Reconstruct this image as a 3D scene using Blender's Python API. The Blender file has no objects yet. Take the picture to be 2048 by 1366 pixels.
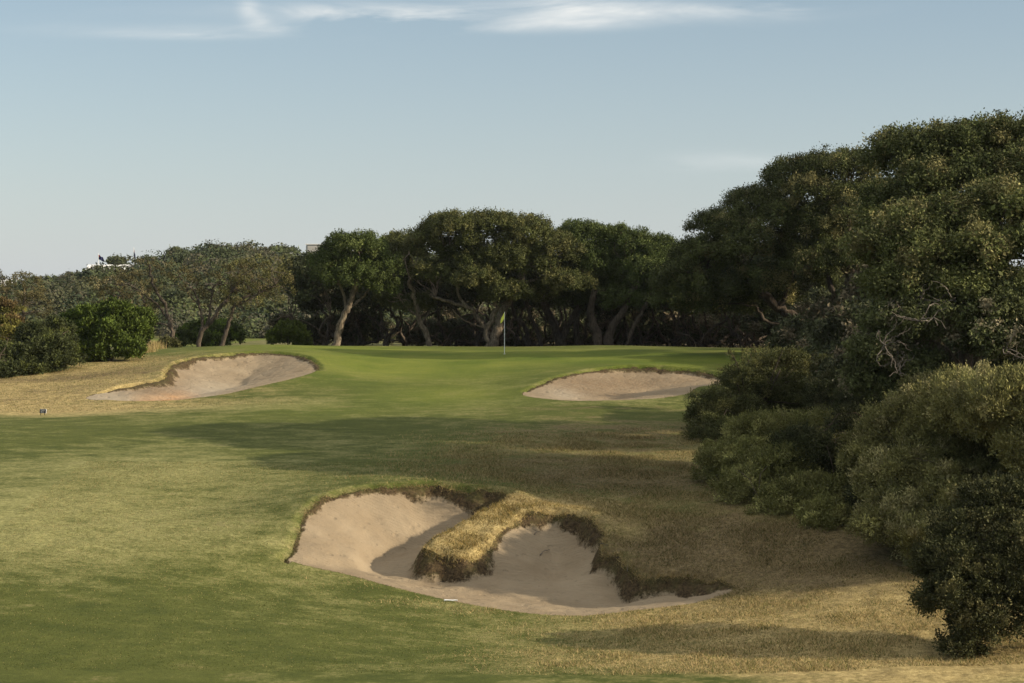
import bpy, math, random
import numpy as np
from mathutils import Vector

rng = np.random.default_rng(7)
random.seed(7)
scn = bpy.context.scene
C = scn.collection
F, H0, CX, CAMZ = 4000.0, 640.0, 1024.0, 8.0     # survey of the site: focal length in px, eye level, eye height

def W(px, py, D):
    """surveyed sight line + distance -> point in the world"""
    return np.array([(px-CX)/F*D, D, CAMZ-(py-H0)/F*D])

# ------------------------------------------------------------------ objects
def tag(o, label=None, cat=None, group=None, kind=None):
    if label: o['label'] = label
    if cat: o['category'] = cat
    if group: o['group'] = group
    if kind: o['kind'] = kind
    return o

def empty(name, loc, label=None, cat=None, group=None):
    o = bpy.data.objects.new(name, None); C.objects.link(o); o.location = [float(v) for v in loc]
    o.empty_display_size = .3
    return tag(o, label, cat, group)

def mesh_np(name, V, Fc, mat, parent=None, cols=None, vattr=None, smooth=False):
    """Fc (m,k) equal-sized faces"""
    V = np.asarray(V, dtype=np.float32); Fc = np.asarray(Fc, dtype=np.int32)
    me = bpy.data.meshes.new(name)
    me.vertices.add(len(V)); me.vertices.foreach_set('co', V.ravel())
    k = Fc.shape[1]
    me.loops.add(Fc.size); me.loops.foreach_set('vertex_index', Fc.ravel())
    me.polygons.add(len(Fc)); me.polygons.foreach_set('loop_start', np.arange(0, Fc.size, k, dtype=np.int32))
    me.update(calc_edges=True)
    if cols is not None:
        a = me.attributes.new('col', 'FLOAT_COLOR', 'FACE')
        c = np.ones((len(Fc), 4), np.float32); c[:, :3] = cols
        a.data.foreach_set('color', c.ravel())
    if vattr:
        for n_, v_ in vattr.items():
            a = me.attributes.new(n_, 'FLOAT', 'POINT'); a.data.foreach_set('value', np.asarray(v_, np.float32))
    if smooth:
        me.polygons.foreach_set('use_smooth', np.ones(len(Fc), bool))
    me.materials.append(mat)
    o = bpy.data.objects.new(name, me); C.objects.link(o)
    if parent: o.parent = parent
    return o

def quads_mixed(name, V, faces, mat, parent=None, smooth=False):
    me = bpy.data.meshes.new(name); me.from_pydata([tuple(map(float, v)) for v in V], [], faces)
    me.update(); me.materials.append(mat)
    if smooth: me.polygons.foreach_set('use_smooth', [True]*len(me.polygons))
    o = bpy.data.objects.new(name, me); C.objects.link(o)
    if parent: o.parent = parent
    return o

def copy_thing(root, loc, rz=0, sc=1.0, label=None, group=None):
    r = root.copy(); C.objects.link(r); r.location = [float(v) for v in loc]; r.rotation_euler = (0, 0, rz)
    r.scale = (sc, sc, sc) if not hasattr(sc, '__len__') else sc
    if label: r['label'] = label
    if group: r['group'] = group
    for ch in list(root.children):
        c = ch.copy(); C.objects.link(c); c.parent = r
        for g in ch.children:
            d = g.copy(); C.objects.link(d); d.parent = c
    return r

# ------------------------------------------------------------------ materials
class NT:
    def __init__(s, m):
        m.use_nodes = True; s.t = m.node_tree; s.n = s.t.nodes; s.l = s.t.links
        s.b = s.n.get('Principled BSDF')
    def add(s, typ, **k):
        x = s.n.new(typ)
        for a, v in k.items():
            if a.startswith('i_'): x.inputs[a[2:].replace('_', ' ')].default_value = v
            else: setattr(x, a, v)
        return x
    def link(s, a, b): s.l.new(a, b)
    def mix(s, fac, a, b, mode='MIX'):
        x = s.n.new('ShaderNodeMix'); x.data_type = 'RGBA'; x.blend_type = mode
        for i, v in ((0, fac), (6, a), (7, b)):
            if hasattr(v, 'links') or isinstance(v, bpy.types.NodeSocket): s.link(v, x.inputs[i])
            else: x.inputs[i].default_value = v if i == 0 else (*v, 1)
        return x.outputs[2]
    def math(s, op, a, b=0.0, clamp=False):
        x = s.n.new('ShaderNodeMath'); x.operation = op; x.use_clamp = clamp
        for i, v in ((0, a), (1, b)):
            if isinstance(v, bpy.types.NodeSocket): s.link(v, x.inputs[i])
            else: x.inputs[i].default_value = v
        return x.outputs[0]
    def noise(s, scale, detail=4, rough=.55, vec=None):
        x = s.add('ShaderNodeTexNoise'); x.inputs['Scale'].default_value = scale
        x.inputs['Detail'].default_value = detail; x.inputs['Roughness'].default_value = rough
        if vec is not None: s.link(vec, x.inputs['Vector'])
        return x.outputs['Fac']
    def ramp(s, fac, lo, hi, a=0., b=1.):
        x = s.add('ShaderNodeMapRange'); s.link(fac, x.inputs[0])
        x.inputs[1].default_value = lo; x.inputs[2].default_value = hi
        x.inputs[3].default_value = a; x.inputs[4].default_value = b
        return x.outputs[0]
    def attr(s, n):
        x = s.add('ShaderNodeAttribute'); x.attribute_name = n; return x
    def bump(s, h, strength, dist):
        x = s.add('ShaderNodeBump'); x.inputs['Strength'].default_value = strength
        x.inputs['Distance'].default_value = dist; s.link(h, x.inputs['Height'])
        s.link(x.outputs[0], s.b.inputs['Normal'])

def newmat(name, rough=.8, spec=.2):
    m = bpy.data.materials.new(name); t = NT(m)
    t.b.inputs['Roughness'].default_value = rough
    t.b.inputs['Specular IOR Level'].default_value = spec
    return m, t

def leaf_mat(name, trans=.25, rough=.55, spec=.25):
    m, t = newmat(name, rough, spec)
    a = t.attr('col')
    t.link(a.outputs['Color'], t.b.inputs['Base Color'])
    tr = t.add('ShaderNodeBsdfTranslucent'); t.link(a.outputs['Color'], tr.inputs['Color'])
    mx = t.add('ShaderNodeMixShader'); mx.inputs[0].default_value = trans
    t.link(t.b.outputs[0], mx.inputs[1]); t.link(tr.outputs[0], mx.inputs[2])
    t.link(mx.outputs[0], t.n['Material Output'].inputs['Surface'])
    return m

M_leaf = leaf_mat('foliage', .10, .7, .12)
M_blade = leaf_mat('grass_blades', .15, .7, .1)

def bark_mat(name, c1, c2, sc=1.):
    m, t = newmat(name, .9, .1)
    co = t.add('ShaderNodeTexCoord'); mp = t.add('ShaderNodeMapping'); mp.inputs['Scale'].default_value = (6*sc, 6*sc, 1.2*sc)
    t.link(co.outputs['Object'], mp.inputs[0])
    n = t.noise(2.2, 6, .65, mp.outputs[0]); n2 = t.noise(.8, 3, .5, co.outputs['Object'])
    f = t.ramp(n, .38, .62); c = t.mix(f, c1, c2)
    c = t.mix(t.ramp(n2, .4, .6, 0, .5), c, tuple(x*.6 for x in c1))
    t.link(c, t.b.inputs['Base Color']); t.bump(n, .7, .04)
    return m
M_bark = bark_mat('bark_tan', (.09, .07, .048), (.33, .27, .19))
M_bark_dark = bark_mat('bark_dark', (.035, .028, .022), (.115, .09, .065))
M_bark_red = bark_mat('bark_brown', (.042, .034, .027), (.165, .13, .095))
M_dead = bark_mat('dead_wood', (.10, .085, .07), (.22, .19, .155))

def plain(name, col, rough=.6, spec=.3, var=.15, sc=3., metallic=0):
    m, t = newmat(name, rough, spec)
    co = t.add('ShaderNodeTexCoord'); n = t.noise(sc, 4, .6, co.outputs['Object'])
    c = t.mix(t.ramp(n, .3, .7), tuple(x*(1-var) for x in col), tuple(min(1, x*(1+var*.4)) for x in col))
    t.link(c, t.b.inputs['Base Color']); t.b.inputs['Metallic'].default_value = metallic
    return m

# ground: attributes dry / lush / brown / fine written per vertex from the survey of the turf
def ground_mat():
    m, t = newmat('turf', .9, .08)
    co = t.add('ShaderNodeTexCoord'); P = co.outputs['Object']
    dry, lush, brown, tan = (t.attr(n).outputs['Fac'] for n in ('dry', 'lush', 'brown', 'tan'))
    mp = t.add('ShaderNodeMapping'); mp.inputs['Rotation'].default_value = (0, 0, .5); mp.inputs['Scale'].default_value = (.75, 1.2, 1)
    t.link(P, mp.inputs[0])
    big = t.noise(.22, 5, .62, P); mid = t.noise(1.1, 5, .7, mp.outputs[0])
    fin = t.noise(7., 6, .75, P); vfin = t.noise(38., 4, .8, P)
    g = t.mix(t.ramp(mid, .3, .7), (.074, .092, .022), (.140, .152, .038))
    lg = t.mix(t.ramp(big, .35, .65), (.112, .155, .022), (.205, .230, .040))
    c = t.mix(lush, g, lg)
    dcol = t.mix(t.ramp(fin, .3, .7), (.215, .215, .075), (.40, .375, .155))
    dcol = t.mix(tan, dcol, t.mix(t.ramp(fin, .3, .7), (.33, .25, .10), (.60, .47, .215)))
    s = t.math('ADD', dry, t.math('MULTIPLY', t.math('SUBTRACT', mid, .5), 2.4))
    s = t.math('ADD', s, t.math('MULTIPLY', t.math('SUBTRACT', big, .5), 1.6))
    s = t.math('ADD', s, t.math('MULTIPLY', t.math('SUBTRACT', fin, .5), 1.0))
    s = t.math('MULTIPLY', t.ramp(s, .12, 1.15), t.math('SUBTRACT', 1.0, t.math('MULTIPLY', lush, .93)), True)
    md2 = t.ramp(t.noise(2.6, 5, .7, P), .34, .66, .62, 1.15); c2 = t.add('ShaderNodeCombineColor')
    for i in range(3): t.link(md2, c2.inputs[i])
    dcol = t.mix(t.math('ADD', t.math('MULTIPLY', tan, .7), .3), dcol, t.mix(1.0, dcol, c2.outputs[0], 'MULTIPLY'))
    c = t.mix(s, c, dcol)
    bcol = t.mix(t.ramp(fin, .35, .68), (.085, .060, .034), (.24, .18, .095))
    s2 = t.math('ADD', brown, t.math('MULTIPLY', t.math('SUBTRACT', mid, .5), 2.4))
    s2 = t.math('ADD', s2, t.math('MULTIPLY', t.math('SUBTRACT', fin, .5), .8))
    c = t.mix(t.math('MULTIPLY', t.ramp(s2, .25, 1.0), .85, True), c, bcol)
    vv = t.ramp(vfin, .28, .72, .62, 1.35)
    vv = t.math('ADD', t.math('MULTIPLY', t.math('SUBTRACT', vv, 1.0), t.math('SUBTRACT', 1.0, t.math('MULTIPLY', lush, .65))), 1.0)
    f2 = t.ramp(fin, .3, .7, .84, 1.14)
    vv = t.math('MULTIPLY', t.math('MULTIPLY', vv, f2), .78)
    cc = t.add('ShaderNodeCombineColor')
    for i in range(3): t.link(vv, cc.inputs[i])
    c = t.mix(1.0, c, cc.outputs[0], 'MULTIPLY')
    t.link(c, t.b.inputs['Base Color'])
    h = t.math('ADD', t.math('MULTIPLY', vfin, .5), t.math('MULTIPLY', fin, 1.5))
    t.bump(h, .55, .035)
    return m
M_ground = ground_mat()

def sand_mat():
    m, t = newmat('sand', .95, .05)
    co = t.add('ShaderNodeTexCoord'); P = co.outputs['Object']
    n1 = t.noise(.7, 4, .6, P); n2 = t.noise(9, 5, .7, P); n3 = t.noise(45, 3, .7, P)
    c = t.mix(t.ramp(n1, .3, .7), (.228, .176, .113), (.298, .238, .158))
    c = t.mix(t.ramp(n2, .56, .74, 0, .35), c, (.26, .185, .12))
    c = t.mix(t.ramp(n3, .66, .74, 0, .55), c, (.14, .10, .065))
    c = t.mix(t.attr('pale').outputs['Fac'], c, (.43, .385, .30))
    c = t.mix(t.attr('orange').outputs['Fac'], c, (.52, .25, .09))
    rough = t.attr('clod').outputs['Fac']
    c = t.mix(t.math('MULTIPLY', t.ramp(n2, .40, .62), rough, True), c, (.22, .15, .09))
    n4 = t.noise(2.2, 4, .6, P); n5 = t.noise(14, 5, .75, P)
    fc = t.mix(t.ramp(n5, .35, .65), (.022, .016, .011), (.12, .085, .045))  # dark soil, with the shade under the lip put into the colour too
    fc = t.mix(t.ramp(n4, .45, .7, 0, .5), fc, (.10, .10, .035))
    e = t.attr('edge').outputs['Fac']
    e = t.math('ADD', e, t.math('MULTIPLY', t.math('SUBTRACT', n5, .5), 1.0)); e = t.math('ADD', e, t.math('MULTIPLY', t.math('SUBTRACT', n4, .5), 1.6))
    c = t.mix(t.ramp(e, .75, 1.05), fc, c)
    t.link(c, t.b.inputs['Base Color'])
    wv = t.add('ShaderNodeTexWave'); wv.inputs['Scale'].default_value = 2.6; wv.inputs['Distortion'].default_value = 7
    wv.inputs['Detail'].default_value = 3; wv.bands_direction = 'Y'; t.link(P, wv.inputs['Vector'])
    h = t.math('ADD', t.math('MULTIPLY', n2, .9), t.math('MULTIPLY', n3, .3))
    h = t.math('ADD', h, t.math('MULTIPLY', wv.outputs['Fac'], .22))
    h = t.math('ADD', h, t.math('MULTIPLY', t.math('MULTIPLY', n2, rough), 3.0))
    vo = t.add('ShaderNodeTexVoronoi'); vo.inputs['Scale'].default_value = 2.3; vo.inputs['Randomness'].default_value = 1.; t.link(P, vo.inputs['Vector'])
    h = t.math('ADD', h, t.math('MULTIPLY', t.ramp(vo.outputs['Distance'], .10, .24), .9))
    t.bump(h, .7, .05)
    return m
M_sand = sand_mat()

def face_mat():
    m, t = newmat('bunker_turf_face', .95, .05)
    co = t.add('ShaderNodeTexCoord'); P = co.outputs['Object']
    n1 = t.noise(2.2, 4, .6, P); n2 = t.noise(14, 5, .75, P)
    c = t.mix(t.ramp(n2, .35, .65), (.055, .038, .022), (.20, .145, .07))
    c = t.mix(t.ramp(n1, .45, .7, 0, .5), c, (.09, .085, .03))
    t.link(c, t.b.inputs['Base Color']); t.bump(n2, .9, .08)
    return m
M_face = face_mat()

# ------------------------------------------------------------------ terrain
def vnoise(x, y, seed=0):
    xi = np.floor(x).astype(np.int64); yi = np.floor(y).astype(np.int64); fx = x-xi; fy = y-yi
    fx = fx*fx*(3-2*fx); fy = fy*fy*(3-2*fy)
    def h(a, b):
        n = (a*374761393 + b*668265263 + seed*974634777) & 0x7fffffff
        n = ((n ^ (n >> 13))*1274126177) & 0x7fffffff
        return ((n ^ (n >> 16)) & 0xffff)/65535.0
    return (h(xi, yi)*(1-fx)+h(xi+1, yi)*fx)*(1-fy)+(h(xi, yi+1)*(1-fx)+h(xi+1, yi+1)*fx)*fy
def fbm(x, y, o=4, seed=0):
    s = 0; a = .5
    for i in range(o):
        s = s+a*vnoise(x*2**i, y*2**i, seed+i*17); a *= .5
    return s

cp = []   # survey points px, py, D
for px in (-400, 0, 500, 1024, 1600, 2048, 2400): cp.append((px, 1366, 41 if px < 1900 else 40.5))
cp += [(0,1230,46.5),(400,1235,46.8),(750,1270,46.5),(1100,1290,46.8),(1400,1260,47.2),(1650,1225,47.6),(2048,1230,46.3),(-300,1230,46.5),
(0,1100,52.5),(250,1100,53),(430,1095,53.6),(1700,1110,52.8),(2048,1110,52),(2300,1110,52),(-300,1100,52.5),
(0,1000,58.5),(250,1000,59),(480,1000,59.6),(1500,1010,58.3),(1760,1010,57.5),(2048,1000,57.8),(-300,1000,58.5),
(1300,1060,56.6),(1450,1100,54.3),(1350,1000,59.6),
(0,940,64),(300,940,64),(600,935,64.8),(900,930,65),(1200,940,64),(1500,940,64),(1800,930,64),
(170,900,69),(600,900,69.3),(1000,895,69.3),(1350,900,69),(1700,890,70),(-200,900,69),
(0,850,77),(500,850,76.5),(1000,850,76),(1350,850,76),(1700,840,78),
(-200,820,83),(500,820,82),(750,822,81.5),(1000,822,80.5),(1250,825,80),(1500,820,82),
(700,800,85.5),(900,800,85.3),(750,770,91.2),(900,770,91),(560,790,87.5),(1000,770,90.5),
(720,740,98),(900,740,98),(1050,740,96),(800,715,105),(950,715,104.5),(1009,708,106),(1150,712,103),(1300,714,101),(1420,720,99),(1540,730,96),
(700,700,111.5),(900,700,112),(1150,699,111),(1350,700,107.5),(1540,700,108),(1700,705,106),
(660,692,117),(800,692,121),(950,693,121),(1080,693,120),(1200,690.5,118),(1350,694,116),(1500,697,114),(1650,698,114),
(560,690,113.5),(480,691,113),(420,697,112),(380,703,109.5),
(50,785,91.5),(100,830,83),(-200,790,91),(0,745,99.5),(100,735,101),(230,722,104.5),(290,705,112),(330,696,119),(200,750,97),
(300,722,104),(150,770,93)]
# bunkers: px, py, D, height of the turf face
B_front = [(570,1118,53.4,.06),(583,1098,54.0,.07),(596,1062,55.2,.08),(610,1022,56.8,.10),(645,994,58.2,.12),(705,976,59.4,.16),
(790,968,60.2,.22),(880,969,60.5,.34),(955,976,60.3,.42),(1008,984,59.9,.5),(1014,991,59.4,.45),(985,1008,58.7,.3),(940,1032,57.7,.22),(895,1054,56.7,.30),
(858,1074,55.9,.55),(848,1086,55.3,.8),(866,1100,54.9,.72),(905,1112,54.7,.7),(948,1108,55.0,.5),(980,1088,55.7,.16),(998,1062,56.7,.08),(1024,1042,57.4,.10),
(1055,1024,58.0,.26),(1110,1020,58.2,.34),(1165,1028,57.8,.42),(1203,1048,56.9,.5),(1211,1070,56.0,.6),(1203,1088,55.3,.62),(1222,1104,54.7,.62),
(1256,1122,54.1,.62),(1272,1142,53.5,.6),(1320,1150,53.2,.5),(1395,1155,52.9,.42),(1455,1165,52.4,.25),(1474,1176,51.9,.06),
(1440,1192,51.3,.0),(1380,1206,50.9,.0),(1280,1219,50.6,.0),(1180,1230,50.2,.0),(1080,1228,50.4,.0),(980,1215,50.8,.0),(880,1196,51.4,.0),
(780,1172,52.1,.0),(700,1150,52.8,.0),(635,1136,53.1,.0)]
B_left = [(172,797,88.4,.0),(210,782,89.6,.1),(262,768,91.3,.35),(310,760,93.0,.45),(331,752,94.4,.45),(334,738,96.6,.4),(352,724,99.4,.36),(400,712,101.8,.32),
(455,706,103.3,.28),(520,702,104.4,.25),(585,706,103.4,.24),(622,716,100.7,.2),(639,731,97.4,.15),(628,744,94.9,.05),(585,757,92.8,.0),(520,772,90.7,.0),
(460,786,88.9,.0),(400,795,87.8,.0),(330,801,87.0,.0),(250,801,87.0,.0)]
B_right = [(1046,790,86.0,.0),(1068,772,88.6,.12),(1100,757,90.9,.18),(1150,744,93.0,.2),(1205,735,94.4,.25),(1262,731,95.0,.3),(1330,733,94.6,.35),(1392,738,93.8,.35),
(1432,746,92.5,.35),(1468,757,90.6,.2),(1450,768,88.6,.05),(1400,773,87.6,.0),(1378,786,85.8,.0),(1335,794,84.4,.0),(1290,798,83.8,.0),(1200,801,83.3,.0),(1120,800,83.8,.0)]
for B in (B_front, B_left, B_right): cp += [b[:3] for b in B]
# outside of the front bunker's left lip: lower fairway, the lip stands proud
cp += [(538,1092,54.0),(548,1056,55.4),(562,1022,57.1),(600,988,59.3)]
# outer ground right of island / above
cp += [(1060,990,60.0),(1150,1000,59.6),(1250,1080,56.2),(1340,1120,54.2),(1430,1140,53.2)]
pts = np.array([W(*c) for c in cp])
wp = [(-60,40,1.0),(-60,60,2.6),(-60,80,4.0),(-60,100,5.6),(45,40,1.6),(45,60,4.0),(45,80,5.6),(45,100,6.4),(28,50,2.6),(28,80,5.2),(28,100,6.2),(-32,60,2.6),(-38,90,4.9),
(-60,150,6.2),(60,150,6.4),(0,150,6.15),(-10,135,5.95),(10,135,5.95),(-35,140,6.1),(35,135,6.2),(-25,127,6.15),(0,22,-.6),(-30,22,-.6),(30,22,-.4)]
pts = np.vstack([pts, np.array(wp, float)])

def tps_fit(P, lam=.02):
    X = P[:, :2]; n = len(P); d2 = ((X[:, None]-X[None])**2).sum(-1)
    K = np.where(d2 > 0, .5*d2*np.log(np.maximum(d2, 1e-12)), 0)+lam*np.eye(n)
    A = np.zeros((n+3, n+3)); A[:n, :n] = K; A[:n, n] = 1; A[:n, n+1:] = X; A[n, :n] = 1; A[n+1:, :n] = X.T
    b = np.zeros(n+3); b[:n] = P[:, 2]
    return X, np.linalg.solve(A, b)
TX, TW = tps_fit(pts)
def tps(x, y):
    sh = np.shape(x); x = np.ravel(x).astype(float); y = np.ravel(y).astype(float)
    out = np.empty(len(x)); n = len(TX)
    for i in range(0, len(x), 40000):
        a = x[i:i+40000, None]; b = y[i:i+40000, None]
        d2 = (a-TX[:, 0])**2+(b-TX[:, 1])**2
        K = .5*d2*np.log(np.maximum(d2, 1e-12))
        out[i:i+40000] = K@TW[:n]+TW[n]+a[:, 0]*TW[n+1]+b[:, 0]*TW[n+2]
    return out.reshape(sh)

def sstep(a, b, v):
    t = np.clip((v-a)/(b-a), 0, 1); return t*t*(3-2*t)
def far_z(x, y):
    base = np.interp(y, [-60, 0, 4, 20, 33, 45, 55, 70, 85, 105, 120, 135, 200], [6.2, 6.2, 5.9, 2.5, .3, 1.2, 2.1, 3.5, 4.7, 6.1, 6.4, 6.1, 6.3])
    Hc = np.interp(x, [-300, -140, -84, -74, -65, -55, -35, 0, 50, 150, 300], [8, 10, 11.6, 12.6, 13.8, 17.2, 18.4, 16.2, 14.5, 13, 10])
    r = sstep(185, 330, y)*(1-.9*sstep(345, 520, y))
    z = base+(Hc-6.3)*r
    return z+(fbm(x/18., y/18., 3, 3)-.45)*2.2*sstep(185, 260, y)*(1-sstep(500, 700, y))
def base_z(x, y):
    wgt = (1-sstep(128, 160, y))*(1-sstep(38, 62, np.abs(x)))*sstep(22, 32, y)
    z = far_z(x, y); m = wgt > 0
    z = np.array(z, float)
    if m.any():
        t = tps(x[m], y[m]); z[m] = z[m]*(1-wgt[m])+t*wgt[m]
    return z

def axis(segs, lo, hi, g):
    a = []
    for (s, e, st) in segs: a += list(np.arange(s, e-1e-6, st))
    a.append(segs[-1][1]); up = []; st = segs[-1][2]; v = a[-1]
    while v < hi: st *= g; v += st; up.append(v)
    dn = []; st = segs[0][2]; v = a[0]
    while v > lo: st *= g; v -= st; dn.append(v)
    return np.array(dn[::-1]+a+up)
xs = axis([(-20.5, 11.3, .075)], -1500, 1500, 1.07)
ys = axis([(36, 49.5, .14), (49.5, 61.5, .07), (61.5, 82.5, .15), (82.5, 106, .09), (106, 126, .2)], -60, 1700, 1.04)
GX, GY = np.meshgrid(xs, ys)
X = GX.copy(); Y = GY.copy()
ZB = base_z(X, Y)
rough_z = (fbm(X*1.3, Y*1.3, 3, 5)-.45)*.10

def spline(P, n=10):
    P = np.array(P, float); N = len(P); out = []
    for i in range(N):
        p0, p1, p2, p3 = P[i-1], P[i], P[(i+1) % N], P[(i+2) % N]
        for k in range(n):
            t = k/n
            out.append(.5*((2*p1)+(-p0+p2)*t+(2*p0-5*p1+4*p2-p3)*t*t+(-p0+3*p1-3*p2+p3)*t**3))
    return np.array(out)

def unit2(v): return v/np.maximum(np.linalg.norm(v, axis=1, keepdims=True), 1e-9)
class Bunker: pass
def make_bunker(B, floor_drop, R, pw, wallw, blur):
    b = Bunker()
    w = np.array([list(W(*q[:3]))+[q[3]] for q in B])
    if floor_drop > .15: w[:, 3] *= .68
    S = spline(np.column_stack([w[:, 0], w[:, 1], w[:, 3]]), 8); S[:, 2] = np.clip(S[:, 2], 0, 2)
    tg = unit2(np.roll(S[:, :2], -1, 0)-np.roll(S[:, :2], 1, 0)); nrm_ = np.column_stack([-tg[:, 1], tg[:, 0]])
    S[:, :2] += nrm_*((fbm(S[:, 0]*1.6, S[:, 1]*1.6, 3, 77)-.45)*.55*np.clip(S[:, 2]*2.5, .05, 1))[:, None]
    b.poly = S[:, :2]; b.wall = S[:, 2]
    fq = 1.7 if floor_drop < .15 else .6
    b.wall = b.wall*(.55+.95*vnoise(S[:, 0]*fq, S[:, 1]*fq, 9))
    b.rim = base_z(S[:, 0].copy(), S[:, 1].copy())
    front = b.wall < .02
    fz = np.polyfit(S[front, 0], b.rim[front], 2)
    b.floor = lambda x: np.polyval(fz, np.clip(x, S[:, 0].min(), S[:, 0].max()))-floor_drop
    x0, x1 = S[:, 0].min()-1.5, S[:, 0].max()+1.5; y0, y1 = S[:, 1].min()-1.5, S[:, 1].max()+1.5
    i0, i1 = np.searchsorted(ys, [y0, y1]); j0, j1 = np.searchsorted(xs, [x0, x1])
    b.win = (slice(i0, i1), slice(j0, j1))
    px, py = X[b.win], Y[b.win]; sh = px.shape
    def sdist(px, py):
        P = np.column_stack([px.ravel(), py.ravel()]); A = b.poly; Bn = np.roll(A, -1, 0); E = Bn-A; L2 = (E**2).sum(1)
        d = np.empty(len(P)); ni = np.empty(len(P), int); nt = np.empty(len(P)); ins = np.zeros(len(P), bool); cx = np.empty((len(P), 2))
        for s in range(0, len(P), 8000):
            Q = P[s:s+8000]; v = Q[:, None]-A[None]; t = np.clip((v*E).sum(-1)/L2, 0, 1)
            c = A[None]+t[..., None]*E[None]; dd = ((Q[:, None]-c)**2).sum(-1); k = dd.argmin(1); r = np.arange(len(Q))
            d[s:s+8000] = np.sqrt(dd[r, k]); ni[s:s+8000] = k; nt[s:s+8000] = t[r, k]; cx[s:s+8000] = c[r, k]
            yA = A[:, 1][None]; yB = Bn[:, 1][None]; qy = Q[:, 1:2]; qx = Q[:, 0:1]
            cr = ((yA > qy) != (yB > qy)) & (qx < (Bn[:, 0]-A[:, 0])[None]*(qy-yA)/np.where(yB == yA, 1e-9, yB-yA)+A[:, 0][None])
            ins[s:s+8000] = cr.sum(1) % 2 == 1
        return d, ni, nt, ins, cx
    d, ni, nt, ins, cx = sdist(px, py)
    # snap grid to the rim so that its edge is a clean line
    hx = .55*max(xs[j0+3]-xs[j0+2], .07); sel = d < hx*.95
    fx = px.ravel().copy(); fy = py.ravel().copy(); fx[sel] = cx[sel, 0]; fy[sel] = cx[sel, 1]
    X[b.win] = fx.reshape(sh); Y[b.win] = fy.reshape(sh); d[sel] = 0
    nx = np.roll(b.wall, -1); nr = np.roll(b.rim, -1)
    wl = b.wall[ni]*(1-nt)+nx[ni]*nt; rm = b.rim[ni]*(1-nt)+nr[ni]*nt
    ww = wallw*(.35+wl)*(.55+1.0*vnoise(cx[:, 0]*fq, cx[:, 1]*fq, 4))
    s2 = ins & (np.abs(d-ww) < hx*.6) & (~sel) & (wl > .05) & (d > 1e-4)
    k2 = (ww[s2]/d[s2])[:, None]; npos = cx[s2]+(np.column_stack([fx, fy])[s2]-cx[s2])*k2
    fx[s2] = npos[:, 0]; fy[s2] = npos[:, 1]; d[s2] = ww[s2]; X[b.win] = fx.reshape(sh); Y[b.win] = fy.reshape(sh)
    sd = np.where(ins, d, -d); sd[sel] = 0
    fl = b.floor(fx)
    q = np.maximum(0, 1-np.maximum(d, 0)/R)**pw
    sand = fl+np.maximum(rm-wl-fl, -.3)*q
    sand = np.where(ins | sel, sand, np.nan).reshape(sh)
    msk = ~np.isnan(sand); s = np.where(msk, sand, 0.)
    for _ in range(blur):
        a = np.pad(s, 1); m = np.pad(msk.astype(float), 1)
        num = a[1:-1, 1:-1]*2+a[:-2, 1:-1]+a[2:, 1:-1]+a[1:-1, :-2]+a[1:-1, 2:]
        den = m[1:-1, 1:-1]*2+m[:-2, 1:-1]+m[2:, 1:-1]+m[1:-1, :-2]+m[1:-1, 2:]
        s = np.where(msk, num/np.maximum(den, 1e-9), 0)
    s = s.ravel()
    s = s+(fbm(fx*1.7, fy*1.7, 4, 21)-.47)*(.16 if floor_drop < .15 else .09)*sstep(0, .8, d)+(vnoise(fx*5, fy*5, 8)-.5)*.03*sstep(0, .4, d)
    t = np.clip(d/np.maximum(ww, .02), 0, 1)
    top = ZB[b.win].ravel()
    lip = top+np.clip(wl, 0, .4)*(.28 if floor_drop < .15 else .12)*np.exp(-(d/.5)**2)-np.where(wl > .04, .10+.2*np.clip(wl, 0, .5), 0)*np.exp(-(d/.13)**2)*(.4+1.2*vnoise(fx*3.1, fy*3.1, 61))
    zz = np.where(ins, (lip)*(1-t**.8)+s*t**.8, lip)
    zz = np.where((wl < .03) & ins, s*sstep(0, .25, d)+(top-.02)*(1-sstep(0, .25, d)), zz)
    b.sd = sd.reshape(sh); b.ww = ww.reshape(sh); b.wl = wl.reshape(sh); b.z = zz.reshape(sh); b.t = t.reshape(sh)
    return b
Z = ZB.copy()
bunkers = [make_bunker(B_front, .12, 3.4, 1.55, .34, 14), make_bunker(B_left, .25, 7.0, 1.3, .6, 10), make_bunker(B_right, .2, 6.0, 1.25, .45, 10)]
rimdist = np.full(Z.shape, 9.)
for b in bunkers:
    Z[b.win] = b.z; rimdist[b.win] = np.where(b.wl > .05, np.abs(b.sd), 9.)

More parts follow.
